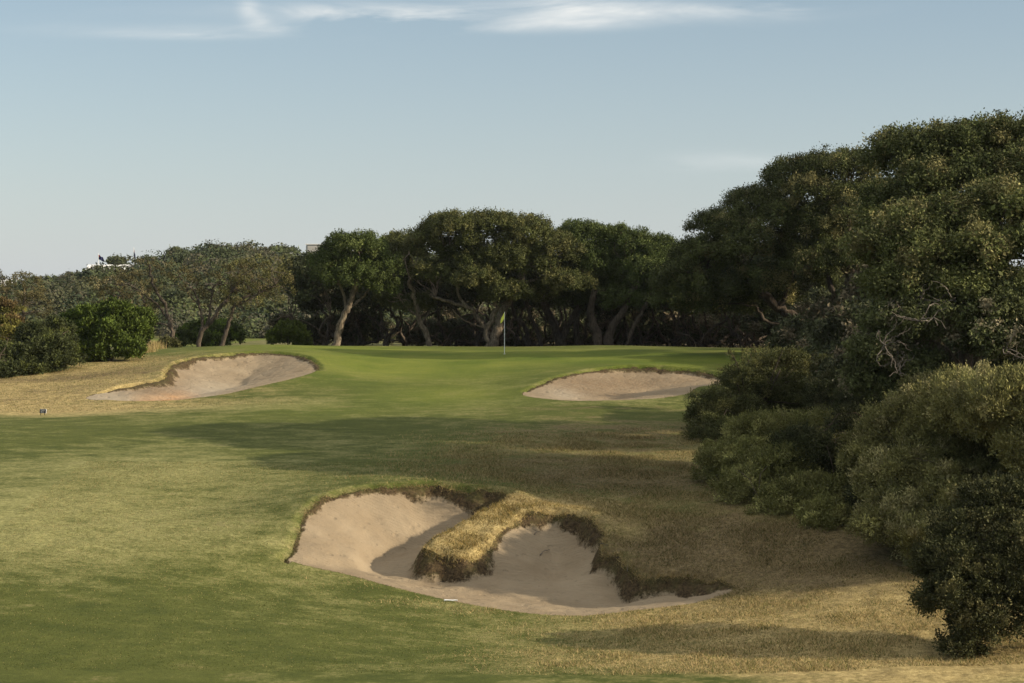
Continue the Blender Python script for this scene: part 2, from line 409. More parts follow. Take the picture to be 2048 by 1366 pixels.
def at_ground(px, py, lo=38, hi=130):
    """where a sight line meets the surveyed surface"""
    D = np.linspace(lo, hi, 1500); x = (px-CX)/F*D; z = CAMZ-(py-H0)/F*D
    g = base_z(x, D); k = np.argmax(z <= g)
    return x[k], D[k]
def blob(px, py, rx, ry, amp, ang=0):
    x0, y0 = at_ground(px, py); c, s = math.cos(ang), math.sin(ang)
    dx = X-x0; dy = Y-y0; u = (dx*c+dy*s)/rx; v = (-dx*s+dy*c)/ry
    return amp*np.exp(-(u*u+v*v))
dry = np.zeros_like(Z)+.12
for a in [(60,1010,5,5.,.75),(280,1080,3.5,3.5,.55),(420,960,4,3.4,.4),(150,930,6,3,.45),(0,1080,3,3,.35),(330,890,6,2.5,.25),(40,790,7,7,.75),(230,770,5,5,.45),(120,740,6,5,.6),(-150,790,10,8,.9),
          (300,822,9,1.6,.6),(480,805,5,1.6,.5),(1650,1240,4.2,3.2,.95),(1350,1245,3.,1.5,.75),(1500,1200,3,1.5,.9),(1850,1200,4,4,.9),(1900,1300,3,2,.6),(1700,1320,4.5,2,.75),(1350,1315,4,1.4,.5),(1950,1350,3,2,.7),(1150,1300,2.5,1,.3),(1400,1110,2.4,2.,.5),
          (1300,1040,3.5,3.,.55),(1500,1080,4,3,.5),(950,1070,1.2,2.2,1.3),(1020,1030,1.6,1.6,1.2),(1100,1005,2,1.2,.9),(900,1095,1.0,1.0,1.2),(1250,900,4.5,5,.5),(1200,800,5,1.6,.35),
          (640,1155,1.6,.8,.35),(900,1215,2.2,.5,.4),(560,1080,.5,1.2,.5),(700,1300,4,2,-.1),(300,1300,5,3,-.25),(100,1250,5,3,-.2),(800,1330,5,2,.05),(300,720,3,5,.6)]:
    dry += blob(*a)
lush = np.zeros_like(Z)
for a in [(850,725,8.5,11,1.25),(1150,712,8,8,1.2),(1350,715,6,8,1.2),(700,700,7,8,1.1),(1540,705,5,6,1.),(560,695,5,5,.7),(880,790,4.5,6,.75),(700,815,5,4,.4),(430,700,4,4,.4),(500,830,6,3,.15)]:
    lush = np.maximum(lush, blob(*a))+0
lush = np.clip(lush, 0, 1)
tan = np.zeros_like(Z)
for a in [(60,775,11,9,1.3),(250,770,6,6,1.2),(-150,790,10,8,1),(1650,1240,6,5,1.3),(1750,1330,5,2.5,1.),(1350,1310,4,1.5,.6),(1450,1150,4,4,1.),(950,1070,1.3,2.6,1.2),(1060,1020,2.2,1.6,1.),(1350,1040,4,5,.9),(1250,880,6,6,.8),(300,720,4,6,1.)]: tan += blob(*a)
tan = np.clip(tan, 0, 1)
brown = np.zeros_like(Z)
for a in [(1250,870,5.5,6.5,.75),(1050,930,4,3.2,.6),(1350,960,4,3.5,.7),(1450,1050,3.2,3,.65),(1600,1120,4,2.2,.8),(1300,1100,1.4,1.8,.4),(1800,1150,4,1.6,.7),(1050,1010,1.5,1.0,.2),(230,745,3,3,.6),(60,760,6,1.6,.7),(150,775,4,1.5,.5),(20,800,4,1.5,.4),(1650,1090,5,1.5,.5),(1400,1080,3,1.2,.4),
          (1200,960,3,1.8,.45),(1150,815,4,1.0,.3)]:
    brown += blob(*a)
brown += np.exp(-(rimdist/.2)**2)*.35*(1-lush*.8)*(1-tan)
isl = np.clip(blob(930,1080,1.5,2.0,1.6)+blob(1030,1025,1.8,1.3,1.5), 0, 1); brown *= 1-isl; dry = dry+isl*.8; tan = np.maximum(tan, isl); brown = brown+isl*.38
brown[Y > 122] = .5; brown[(Y > 122) & (X > -4)] = 1.2; brown[(Y > 122) & (X > -20) & (Y < 150) & (X < -4)] = .3
far = sstep(122, 128, Y)
lush *= 1-far; dry = dry*(1-far)+far*np.where(Y > 186, .1, np.where(X > -4, .1, .55)); dry = np.where((X < -22) & (Y > 140) & (Y < 186), .35, dry); brown = np.where((X < -22) & (Y > 140) & (Y < 186), 0, brown)
lush = np.where((X < -22) & (Y > 140) & (Y < 186), .7, lush)
# slight roughness of the rough
Z = Z+rough_z*np.clip(dry+brown-.3, 0, 1)*(rimdist > .12)*(1-far)*np.where(sum([(np.zeros(1))]) == 0, 1, 1)

ny, nx_ = Z.shape
idx = np.arange(ny*nx_).reshape(ny, nx_)
quad = np.stack([idx[:-1, :-1], idx[:-1, 1:], idx[1:, 1:], idx[1:, :-1]], -1).reshape(-1, 4)
V = np.column_stack([X.ravel(), Y.ravel(), Z.ravel()])
cls = np.zeros((ny-1, nx_-1), int)
for bi, b in enumerate(bunkers):
    sdm = (b.sd[:-1, :-1]+b.sd[1:, :-1]+b.sd[:-1, 1:]+b.sd[1:, 1:])/4
    wl = b.wl[:-1, :-1]; ww = b.ww[:-1, :-1]
    si, sj = b.win
    sub = cls[si.start:si.stop-1, sj.start:sj.stop-1]
    sub[sdm > 0] = 10*(bi+1)+1
    sub[(sdm > 0) & (wl > .05) & (sdm < ww*.98)] = 10*(bi+1)+2
clsf = cls.ravel()
def submesh(name, mask, mat, parent, attrs, origin=(0, 0, 0)):
    q = quad[mask]; u, inv = np.unique(q, return_inverse=True)
    return mesh_np(name, V[u]-np.array(origin), inv.reshape(q.shape), mat, parent, vattr={k: v.ravel()[u] for k, v in attrs.items()}, smooth=True)
ground = submesh('ground', clsf == 0, M_ground, None, dict(dry=dry, lush=lush, brown=brown, tan=tan))
tag(ground, 'mown green fairway and dry rough rising to the putting green', 'ground', kind='structure')

edge = np.full(Z.shape, 9.)
for b in bunkers: edge[b.win] = np.where(b.wl > .05, np.clip(b.sd/np.maximum(b.ww, .03), -1, 9), np.clip(b.sd/.03, -1, 9))
pale = np.zeros_like(Z); orange = np.zeros_like(Z); clod = np.zeros_like(Z)
pale += blob(400,765,1.6,5,.55)+blob(215,793,1.8,1.5,.5)+blob(1130,775,1.0,2.0,.45)
orange += blob(330,792,1.0,3.5,1.2)+blob(290,798,.7,1.5,.5)+blob(365,790,.5,2.2,.6)
pale *= .6+.8*fbm(X*1.5, Y*1.5, 3, 44); orange *= .15+.45*fbm(X*2.5, Y*2.5, 3, 45)
clod += blob(1170,755,2.3,3.0,.8)+blob(1290,742,3.0,2.0,.7)+blob(340,770,1.6,2.5,.6)+blob(330,750,1,5,.6)+blob(1240,775,2.5,2,.25)
labels = ['large deep foreground sand bunker split by a grassy tongue', 'sand bunker at the left of the green with an orange clay patch', 'sand bunker cut into the bank below the green on the right']
broots = []
for bi, b in enumerate(bunkers):
    c0 = b.poly.mean(0); org = (c0[0], c0[1], float(b.floor(c0[0])))
    r = empty('sand_bunker', org, labels[bi], 'sand bunker', 'sand bunkers round the green'); broots.append((r, org))
    submesh('sand', clsf == 10*(bi+1)+1, M_sand, r, dict(pale=pale, orange=orange, clod=clod, edge=edge), org)
    submesh('turf_face', clsf == 10*(bi+1)+2, M_sand, r, dict(pale=pale, orange=orange, clod=clod, edge=edge), org)

def gz(x, y):
    x = np.atleast_1d(np.asarray(x, float)); y = np.atleast_1d(np.asarray(y, float))
    j = np.clip(np.searchsorted(xs, x)-1, 0, len(xs)-2); i = np.clip(np.searchsorted(ys, y)-1, 0, len(ys)-2)
    fx = (x-xs[j])/(xs[j+1]-xs[j]); fy = (y-ys[i])/(ys[i+1]-ys[i])
    return (Z[i, j]*(1-fx)+Z[i, j+1]*fx)*(1-fy)+(Z[i+1, j]*(1-fx)+Z[i+1, j+1]*fx)*fy
def gzs(x, y): return float(gz(x, y)[0])
def gval(A, x, y):
    j = np.clip(np.searchsorted(xs, x), 0, len(xs)-1); i = np.clip(np.searchsorted(ys, y), 0, len(ys)-1)
    return A[i, j]
CL = np.zeros(Z.shape, int); CL[:-1, :-1] = cls

# ------------------------------------------------------------------ grass blades (real geometry)
def blades(name, P, h, w, lean, cols, mat, parent=None, org=(0, 0, 0)):
    n = len(P); a = rng.uniform(0, 2*np.pi, n); dx = np.cos(a)*w/2; dy = np.sin(a)*w/2
    ln = rng.normal(0, 1, (n, 2))*lean[:, None] if np.ndim(lean) else rng.normal(0, lean, (n, 2))
    V0 = np.empty((n, 3, 3)); V0[:, 0] = P+np.column_stack([dx, dy, np.zeros(n)]); V0[:, 1] = P-np.column_stack([dx, dy, np.zeros(n)])
    V0[:, 2] = P+np.column_stack([ln[:, 0]*h, ln[:, 1]*h, h])
    return mesh_np(name, V0.reshape(-1, 3)-np.array(org), np.arange(n*3).reshape(n, 3), mat, parent, cols=cols)
def straw(n, green=0.2):
    c = np.array([.46, .35, .16])*rng.uniform(.55, 1.15, (n, 1))
    g = np.array([.125, .14, .033])*rng.uniform(.6, 1.2, (n, 1))
    k = (rng.random((n, 1)) < green)
    return np.where(k, g, c)
def scatter_region(n, x0, x1, y0, y1, dens):
    x = rng.uniform(x0, x1, n); y = rng.uniform(y0, y1, n)
    d = dens(x, y); k = rng.random(n) < d
    return x[k], y[k]
def dn_rough(x, y):
    c = gval(CL, x, y); v = gval(dry, x, y)*.8+gval(brown, x, y)*.9
    v = v*(.55+.95*fbm(x*1.1, y*1.1, 4, 66))
    v = np.clip(v-.14, 0, .75)*sstep(-6.5, -1.5, x)*(1-sstep(71, 76, y))
    return np.where((c == 0) & (gval(lush, x, y) < .35), v, 0)
px_, py_ = scatter_region(760000, -7, 14, 42, 76, dn_rough)
n = len(px_); hh = rng.uniform(.015, .075, n)*(.4+1.5*np.clip(fbm(px_*.9, py_*.9, 4, 31)-.3, 0, 1)/.4)
dd = gval(brown, px_, py_)
cols = straw(n, .3)*(1-.45*np.clip(dd, 0, 1))[:, None]
il = gval(isl, px_, py_)[:, None]; hh = hh*(1+.9*il[:, 0]*rng.random(n)); cols = cols*(1-il)+straw(n, .22)*(np.array([.70, .66, .50])*(.35+1.25*fbm(px_*2.2, py_*2.2, 3, 15))[:, None])*il
tag(blades('rough_grass', np.column_stack([px_, py_, gz(px_, py_)-.005]), hh, .016, .8, cols, M_blade), 'short dry straw coloured rough grass right of the large bunker', 'grass', kind='stuff')
px_, py_ = scatter_region(120000, -34, -9, 84, 122, lambda x, y: np.where(gval(CL, x, y) == 0, np.clip(gval(dry, x, y)+gval(brown, x, y)-.3, 0, 1)*(1-gval(lush, x, y)), 0))
n = len(px_)
tag(blades('rough_grass', np.column_stack([px_, py_, gz(px_, py_)-.01]), rng.uniform(.02, .08, n), .02, .7, straw(n, .5)*rng.uniform(.7, 1.05, (n, 1)), M_blade), 'dry yellow rough grass around the left bunker and hedge', 'grass', kind='stuff')
# fairway lies as short turf with real blades in front
px_, py_ = scatter_region(330000, -14, 8, 42, 66, lambda x, y: np.where(gval(CL, x, y) == 0, .35+.65*fbm(x*.8, y*.8, 3, 71), 0))
n = len(px_); dr = np.clip(gval(dry, px_, py_), 0, 1)
cols = straw(n, .5); k = rng.random(n) > dr*1.1+.12
cols[k] = np.array([.09, .108, .026])*rng.uniform(.6, 1.35, (k.sum(), 1))
tag(blades('fairway_grass', np.column_stack([px_, py_, gz(px_, py_)-.004]), rng.uniform(.01, .03, n), .016, .9, cols, M_blade), 'short mown fairway grass in the foreground', 'grass', kind='stuff')

WWS = [.34, .6, .45]
# fringe of turf along each bunker lip, and dry tufts hanging down its face
for bi, b in enumerate(bunkers):
    r, org = broots[bi]
    S = b.poly; L = np.linalg.norm(np.roll(S, -1, 0)-S, axis=1); cum = np.concatenate([[0], np.cumsum(L)])
    per = 700 if bi == 0 else 240
    n = int(cum[-1]*per); u = rng.uniform(0, cum[-1], n); k = np.searchsorted(cum, u)-1; t = (u-cum[k])/L[k]
    p = S[k]*(1-t[:, None])+np.roll(S, -1, 0)[k]*t[:, None]; wl = b.wall[k]
    tang = (np.roll(S, -1, 0)-S)[k]/L[k][:, None]
    area = .5*np.sum(S[:, 0]*np.roll(S[:, 1], -1)-np.roll(S[:, 0], -1)*S[:, 1]); inw = np.column_stack([-tang[:, 1], tang[:, 0]])*np.sign(area)
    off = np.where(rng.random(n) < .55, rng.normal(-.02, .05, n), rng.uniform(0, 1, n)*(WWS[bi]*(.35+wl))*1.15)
    p = p+inw*off[:, None]
    keep = rng.random(n) < np.where(wl > .05, 1, .28); p = p[keep]; wl = wl[keep]; off = off[keep]
    patch = fbm(p[:, 0]*1.3, p[:, 1]*1.3, 3, 12)
    keep = (off < .1) | (rng.random(len(p)) < np.clip((patch-.47)*3.0, 0, .6)); p = p[keep]; wl = wl[keep]; off = off[keep]; patch = patch[keep]
    n = len(p); s_ = 1 if bi == 0 else 1.1
    hh = rng.uniform(.02, .08, n)*s_*(.35+np.clip(wl, 0, .5)*1.6)
    greenp = np.clip(gval(lush, p[:, 0], p[:, 1])*1.2+np.where(bi == 0, np.clip((-2.0-p[:, 0])/1.5, 0, 1)*.5, .1), 0, .8)
    cols = np.where((rng.random(n) < greenp)[:, None], np.array([.08, .11, .025])*rng.uniform(.6, 1.3, (n, 1)), straw(n, .12)*(np.where(off > .04, .42, .95)+gval(isl, p[:, 0], p[:, 1])*.4)[:, None])  # straw down the face coloured darker to imitate shade below the lip
    zz = gz(p[:, 0], p[:, 1])
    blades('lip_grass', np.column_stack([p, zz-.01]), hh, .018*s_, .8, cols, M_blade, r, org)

# ------------------------------------------------------------------ foliage and wood
def unit(v): return v/np.maximum(np.linalg.norm(v, axis=-1, keepdims=True), 1e-9)
def sphere_dirs(n):
    i = np.arange(n)+.5; ph = np.arccos(1-2*i/n); th = np.pi*(1+5**.5)*i
    d = np.column_stack([np.cos(th)*np.sin(ph), np.sin(th)*np.sin(ph), np.cos(ph)])
    return unit(d+rng.normal(0, .35/math.sqrt(max(n, 4)/8), d.shape))

def foliage(lobes, cr, nsub, nl, L, Wd, col, cvar=.25, zcut=-.45, alt=None, altp=.12, tuft=.0, dens=1.0, inner=True, flat=.75, bump=9, bsz=.46, shoots=(.6, .28)):
    """lobes: rows cx cy cz rx ry rz; returns verts, quads, colours"""
    lobes = np.asarray(lobes, float); P = []; N = []; LB = lobes.copy(); LB[:, 3:] = np.maximum(lobes[:, 3:]-.25*cr, lobes[:, 3:]*.5)
    if bump:
        out = []
        for q in LB:
            out.append([q[0], q[1], q[2], q[3]*.66, q[4]*.66, q[5]*.66]); mr = min((q[3]*q[4]*q[5])**(1/3), q[5]*1.12)
            for dd_ in sphere_dirs(int(bump*max(1, (q[3]*q[4])/(q[5]**2)*.75))):
                if dd_[2] < -.45: continue
                f_ = bsz*rng.uniform(.75, 1.25); r_ = mr*f_
                cc_ = q[:3]+dd_*np.maximum(q[3:]-r_*.85, 0)*rng.uniform(.8, 1.12); out.append([*cc_, r_*1.05, r_*1.05, r_*.9])
        LB = np.array(out)
    for li, (cx, cy, cz, rx, ry, rz) in enumerate(LB):
        area = 4*np.pi*(((rx*ry)**1.6+(rx*rz)**1.6+(ry*rz)**1.6)/3)**(1/1.6)
        n = max(4, int(area/(cr*cr*1.6)*dens)); d = sphere_dirs(n); d = d[d[:, 2] > zcut]
        r = rng.uniform(.78, 1.06, (len(d), 1))
        p = np.array([cx, cy, cz])+d*np.array([rx, ry, rz])*r; nn = unit(d/np.array([rx, ry, rz]))
        ok = np.ones(len(p), bool)
        for lj, (ax, ay, az, bx, by, bz) in enumerate(LB):
            if lj != li and abs(ax-cx)+abs(ay-cy) < (bx+by+rx+ry): ok &= (((p-np.array([ax, ay, az]))/np.array([bx, by, bz]))**2).sum(1) > .66
        P.append(p[ok]); N.append(nn[ok])
    P = np.vstack(P); N = np.vstack(N); nc = len(P)
    csz = cr*rng.uniform(.6, 1.35, nc)
    ctone = np.exp(rng.normal(0, cvar, (nc, 1)))
    ccol = np.array(col)[None]*ctone
    if alt is not None:
        k = rng.random(nc) < altp; ccol[k] = np.array(alt)*np.exp(rng.normal(0, cvar, (k.sum(), 1)))
    sp = np.repeat(np.arange(nc), nsub)
    sd = unit(unit(rng.normal(0, 1, (len(sp), 3)))+N[sp]*.75+np.array([0, 0, .25]))
    sz = csz[sp]
    sc = P[sp]+sd*(sz*rng.uniform(.55, 1.05, len(sp)))[:, None]*np.array([1, 1, flat])
    stone = np.exp(rng.normal(0, .13, (len(sp), 1)))
    lp = np.repeat(np.arange(len(sp)), nl); n = len(lp)
    sr = cr*.22
    off = rng.normal(0, sr, (n, 3))
    pos = sc[lp]+off
    nrm = unit(sd[lp]*.55+rng.normal(0, .55, (n, 3))+np.array([0, 0, .4]))
    if tuft > 0:
        axis_ = unit(sd[lp]*tuft+rng.normal(0, .5, (n, 3))+np.array([0, 0, .4*tuft]))
    else: axis_ = unit(rng.normal(0, 1, (n, 3)))
    b_ = unit(np.cross(nrm, axis_)); a_ = axis_
    col_ = ccol[sp][lp]*stone[lp]*np.exp(rng.normal(0, .18, (n, 1)))
    ll = L*rng.uniform(.6, 1.3, n); ww = Wd*rng.uniform(.6, 1.3, n)
    if shoots and shoots[0] > 0:
        up = np.where(N[:, 2] > -.1)[0]; ns = int(len(up)*shoots[0])
        if ns:
            qs = rng.choice(up, ns); ax = unit(N[qs]*.6+np.array([0, 0, .75])+rng.normal(0, .35, (ns, 3))); m_ = 9
            ln_ = shoots[1]*rng.uniform(.4, 1.3, ns)
            st = P[qs]+N[qs]*(csz[qs]*.85)[:, None]*np.array([1, 1, flat])
            tt = np.tile(np.linspace(0, 1, m_), ns); qq = np.repeat(np.arange(ns), m_)
            sp_pos = st[qq]+ax[qq]*(ln_[qq]*tt)[:, None]+rng.normal(0, .012, (len(qq), 3)); sa = unit(ax[qq]+rng.normal(0, .6, (len(qq), 3))); sb = unit(np.cross(sa, rng.normal(0, 1, (len(qq), 3))))
            pos = np.vstack([pos, sp_pos]); a_ = np.vstack([a_, sa]); b_ = np.vstack([b_, sb]); col_ = np.vstack([col_, ccol[qs][qq]*1.1])
            ll = np.concatenate([ll, rng.uniform(.6, 1.1, len(qq))*L]); ww = np.concatenate([ww, rng.uniform(.6, 1.1, len(qq))*Wd]); n += len(qq)
    if inner:     # larger leaf sprays deeper in the clumps
        ni = int(nc*nsub*1.1); q = rng.integers(0, nc, ni)
        ip = P[q]-N[q]*(csz[q]*rng.uniform(.0, .9, ni))[:, None]+rng.normal(0, cr*.35, (ni, 3))
        inn = unit(rng.normal(0, 1, (ni, 3))+N[q]*.6); ia = unit(rng.normal(0, 1, (ni, 3))); ib = unit(np.cross(inn, ia))
        pos = np.vstack([pos, ip]); a_ = np.vstack([a_, ia]); b_ = np.vstack([b_, ib]); col_ = np.vstack([col_, ccol[q]])
        ll = np.concatenate([ll, rng.uniform(1.2, 2.4, ni)*L]); ww = np.concatenate([ww, rng.uniform(1.2, 2.4, ni)*Wd*1.3]); n += ni
    Vv = np.empty((n, 4, 3)); la = a_*ll[:, None]/2; wb = b_*ww[:, None]/2
    Vv[:, 0] = pos-la; Vv[:, 1] = pos+wb+la*.15; Vv[:, 2] = pos+la; Vv[:, 3] = pos-wb+la*.15
    return Vv.reshape(-1, 3), np.arange(n*4).reshape(n, 4), col_, P, csz

def tube(path, r0, r1, sides=7, jit=.04, sub=5):
    p = np.asarray(path, float)
    if len(p) > 2:
        q = []
        for i in range(len(p)-1):
            p0 = p[max(i-1, 0)]; p1 = p[i]; p2 = p[i+1]; p3 = p[min(i+2, len(p)-1)]
            for k in range(sub):
                t = k/sub; q.append(.5*((2*p1)+(-p0+p2)*t+(2*p0-5*p1+4*p2-p3)*t*t+(-p0+3*p1-3*p2+p3)*t**3))
        q.append(p[-1]); p = np.array(q)
    else: p = p[0]+(p[-1]-p[0])*np.linspace(0, 1, sub+1)[:, None]
    m = len(p); L = np.linalg.norm(p[-1]-p[0])
    p[1:-1] += rng.normal(0, 1, (m-2, 3))*min(jit*L*.25, .12)
    r = r0+(r1-r0)*np.linspace(0, 1, m)**.85; r = r*rng.uniform(.9, 1.12, m)
    T = np.gradient(p, axis=0); T = unit(T); ref = np.array([.3, .9, .1]); A = unit(np.cross(T, ref)); Bv = np.cross(T, A)
    th = np.arange(sides)*2*np.pi/sides
    ring = p[:, None]+r[:, None, None]*(np.cos(th)[None, :, None]*A[:, None]+np.sin(th)[None, :, None]*Bv[:, None])
    if r0 > .08: ring += rng.normal(0, 1, ring.shape)*r[:, None, None]*.09
    V_ = ring.reshape(-1, 3); i = np.arange(m-1)[:, None]*sides+np.arange(sides)[None]; j = np.arange(m-1)[:, None]*sides+(np.arange(sides)+1)[None] % sides
    return V_, np.stack([i, j, j+sides, i+sides], -1).reshape(-1, 4)
def joinp(parts):
    Vs = []; Fs = []; o = 0
    for v, f in parts: Vs.append(v); Fs.append(f+o); o += len(v)
    return np.vstack(Vs), np.vstack(Fs)

def branches(limbs, centers, nb, r, spread=.5, start=.35):
    """limbs: list of point lists; grows nb boughs from limb points to foliage clumps"""
    parts = []; pool = np.vstack([np.array([l[0]+(np.array(l[-1])-l[0])*t for t in np.linspace(start, 1, 6)]) for l in limbs]) if limbs else centers[:1]
    ends = np.array([l[-1] for l in limbs]); pool = np.vstack([pool, ends, ends])
    if len(centers) == 0: return parts
    k = rng.choice(len(centers), min(nb, len(centers)), replace=False)
    for q in k:
        c = centers[q]; d = ((pool-c)**2).sum(1)+(np.maximum(0, pool[:, 2]-c[2]))*4; s = pool[d.argmin()]
        mid = s+(c-s)*.5+rng.normal(0, .12, 3)*np.linalg.norm(c-s)+np.array([0, 0, .06])*np.linalg.norm(c-s)
        parts.append(tube([s, mid, c], r, r*.25, 4, .1, 3))
    return parts

def dead_twigs(c, R, n, r=.02):
    parts = []
    for _ in range(n):
        p = [np.array(c)+rng.normal(0, .012, 3)]; d = unit(rng.normal(0, 1, 3)+np.array([0, 0, .2]))
        for _ in range(4): d = unit(d+rng.normal(0, .45, 3)); p.append(p[-1]+d*R*.3)
        parts.append(tube(p, r, r*.3, 4, .1, 3))
        q = p[2]; d2 = unit(d+rng.normal(0, .8, 3)); parts.append(tube([q, q+d2*R*.25, q+d2*R*.4+rng.normal(0, R*.08, 3)], r*.6, r*.2, 4, .1, 2))
    return parts

def lobe(px, py, rpx, rpy, D, ry=None):
    c = W(px, py, D); rx = rpx/F*D; rz = rpy/F*D
    return [c[0], c[1], c[2], rx, ry if ry else rx*.9, rz]

def tree(name, label, cat, group, base, lobes, limbs, fol, bark=None, nb=30, br=.05, dead=(), names=('trunk', 'crown'), sides=9):
    """base (px, D); limbs: [(r0, r1, [(px,py,dD)...])] with D relative to base D"""
    bpx, D = base; bx = (bpx-CX)/F*D; bz = gzs(bx, D); org = np.array([bx, D, bz])
    root = empty(name, org, label, cat, group)
    parts = []; ll = []
    for (r0, r1, pp) in limbs:
        path = [W(p[0], p[1], D+(p[2] if len(p) > 2 else 0)) for p in pp]
        if pp[0][1] == 'g' if isinstance(pp[0][1], str) else False: pass
        parts.append(tube(path, r0, r1, sides)); ll.append(path)
    Vl, Fl, Cl, cen, csz = foliage(lobes, **fol)
    parts += branches(ll, cen, nb, br)
    v, f = joinp(parts)
    mesh_np(names[0], v-org, f, bark or M_bark_dark, root, smooth=True)
    mesh_np(names[1], Vl-org, Fl, M_leaf, root, cols=Cl)
    if dead:
        for (px, py, dD, R, n_) in dead:
            v, f = joinp(dead_twigs(W(px, py, D+dD), R, n_)); mesh_np('dead_branch', v-org, f, M_dead, root)
    return root

def G(px, D):   # sight line y of the ground at px, D (a little below it)
    x = (px-CX)/F*D; return H0+(CAMZ-gzs(x, D)+.15)/D*F

fol_c = dict(cr=.44, nsub=12, nl=18, L=.125, Wd=.058, col=(.076, .084, .027), cvar=.16, zcut=-.35, alt=(.125, .122, .044), altp=.12)
fol_g = dict(fol_c, col=(.064, .084, .023), alt=(.105, .125, .038))
fol_r = dict(cr=.48, nsub=12, nl=18, L=.115, Wd=.055, col=(.062, .072, .023), cvar=.24, zcut=-.4, alt=(.17, .155, .062), altp=.12, shoots=(.35, .16))
GRP_C = 'trees behind the green'
D = 124
tree('coastal_tree', 'round dense dark green tree with one leaning pale trunk left of the green', 'tree', GRP_C, (672, D),
     [lobe(712, 505, 66, 42, D, 2.0), lobe(675, 535, 50, 45, D, 1.8), lobe(755, 540, 50, 48, D, 1.8), lobe(700, 560, 60, 38, D-.5, 1.9), lobe(650, 560, 28, 30, D), lobe(770, 575, 32, 25, D)],
     [(.24, .15, [(670, G(672, D)), (680, 660), (692, 620), (706, 592), (712, 560)]), (.12, .07, [(683, 652), (690, 625), (690, 600), (680, 570)]), (.09, .05, [(695, 620), (722, 598, 1), (745, 570, 1)])],
     fol_g, M_bark, 30)
D = 128
tree('coastal_tree', 'olive tree with a whitish trunk leaning left, behind the round tree', 'tree', GRP_C, (862, D-2),
     [lobe(800, 500, 46, 40, D+1, 1.8), lobe(790, 540, 40, 38, D+1), lobe(840, 560, 50, 40, D+2), lobe(830, 610, 40, 22, D-1), lobe(780, 600, 28, 16, D)],
     [(.19, .12, [(862, G(862, D-2)), (850, 664), (838, 635), (828, 600), (820, 560)]), (.08, .05, [(838, 636), (815, 615), (795, 590), (785, 560)]), (.06, .03, [(842, 648), (860, 620, 1), (872, 590, 1)])],
     fol_c, M_bark, 30)
D = 125
tree('coastal_tree', 'widest olive umbrella tree behind the flag with a pale forked trunk', 'tree', GRP_C, (985, D),
     [lobe(910, 470, 78, 48, D, 2.6), lobe(930, 512, 58, 36, D+.5, 1.8), lobe(1060, 512, 60, 30, D+.5, 1.8), lobe(860, 500, 52, 42, D+.5, 2.2), lobe(985, 465, 70, 40, D, 2.4), lobe(1050, 475, 60, 48, D, 2.3), lobe(1105, 505, 58, 42, D, 2.2), lobe(1000, 525, 78, 42, D-1.5, 1.5), lobe(955, 560, 50, 28, D-2, 1.3),
      lobe(1060, 535, 52, 26, D-1, 1.5), lobe(1010, 590, 46, 28, D-1.5, 1.2), lobe(870, 545, 40, 26, D-.5, 1.5), lobe(1130, 570, 55, 32, D-1, 1.7), lobe(1085, 590, 30, 24, D)],
     [(.34, .17, [(985, G(985, D)), (992, 662), (1003, 630), (1020, 600), (1040, 560), (1060, 520)]),
      (.2, .12, [(978, G(985, D)), (973, 660), (985, 640), (992, 610), (996, 570), (990, 530)]),
      (.15, .08, [(975, 668), (962, 645), (945, 620), (925, 612), (890, 600), (860, 590)]),
      (.11, .05, [(935, 615), (918, 590), (912, 555), (900, 520)]), (.1, .05, [(1030, 570), (1060, 562), (1090, 555), (1120, 545)]),
      (.05, .03, [(970, 656), (940, 646), (915, 630), (905, 618)])],
     dict(fol_c, altp=.18), M_bark, 50, .05, dead=((1075, 545, -1.5, 1.0, 7), (1050, 558, -1.5, .6, 3)))
D = 127
tree('coastal_tree', 'dark green tree right of the umbrella tree with two thick dim trunks', 'tree', GRP_C, (1130, D),
     [lobe(1170, 485, 62, 42, D, 2.2), lobe(1130, 490, 40, 45, D+1, 2.), lobe(1215, 490, 50, 42, D+.5, 2.2), lobe(1190, 535, 62, 45, D-1, 2), lobe(1220, 590, 50, 38, D-.5, 1.8), lobe(1150, 600, 40, 28, D)],
     [(.3, .16, [(1128, G(1130, D)), (1112, 664), (1098, 630), (1092, 600), (1110, 560)]), (.24, .13, [(1122, G(1122, D)), (1130, 662), (1150, 630), (1165, 590), (1175, 550)]),
      (.22, .12, [(1156, G(1150, D)), (1153, 660), (1156, 620), (1170, 580)]), (.16, .09, [(1060, G(1060, D)), (1050, 655), (1030, 632), (1022, 600)]), (.16, .09, [(1085, G(1085, D)), (1072, 655), (1058, 625), (1050, 590)])],
     fol_g, M_bark_dark, 40)
D = 126
tree('coastal_tree', 'dark green tree filling the gap before the tall right-hand trees', 'tree', GRP_C, (1205, D-2),
     [lobe(1265, 500, 58, 42, D, 2.2), lobe(1315, 510, 52, 40, D, 2.2), lobe(1350, 535, 32, 35, D+1, 1.8), lobe(1290, 550, 64, 45, D-1.5, 2), lobe(1250, 600, 50, 38, D-1, 1.8), lobe(1340, 590, 55, 38, D-1, 2)],
     [(.32, .18, [(1196, G(1196, D-2)), (1192, 660), (1180, 625), (1190, 580)]), (.3, .16, [(1215, G(1215, D-2)), (1222, 660), (1240, 630), (1262, 590), (1275, 550)]),
      (.14, .09, [(1252, G(1250, D-2)), (1262, 665), (1278, 635), (1295, 600), (1310, 560)])],
     fol_g, M_bark_dark, 40)

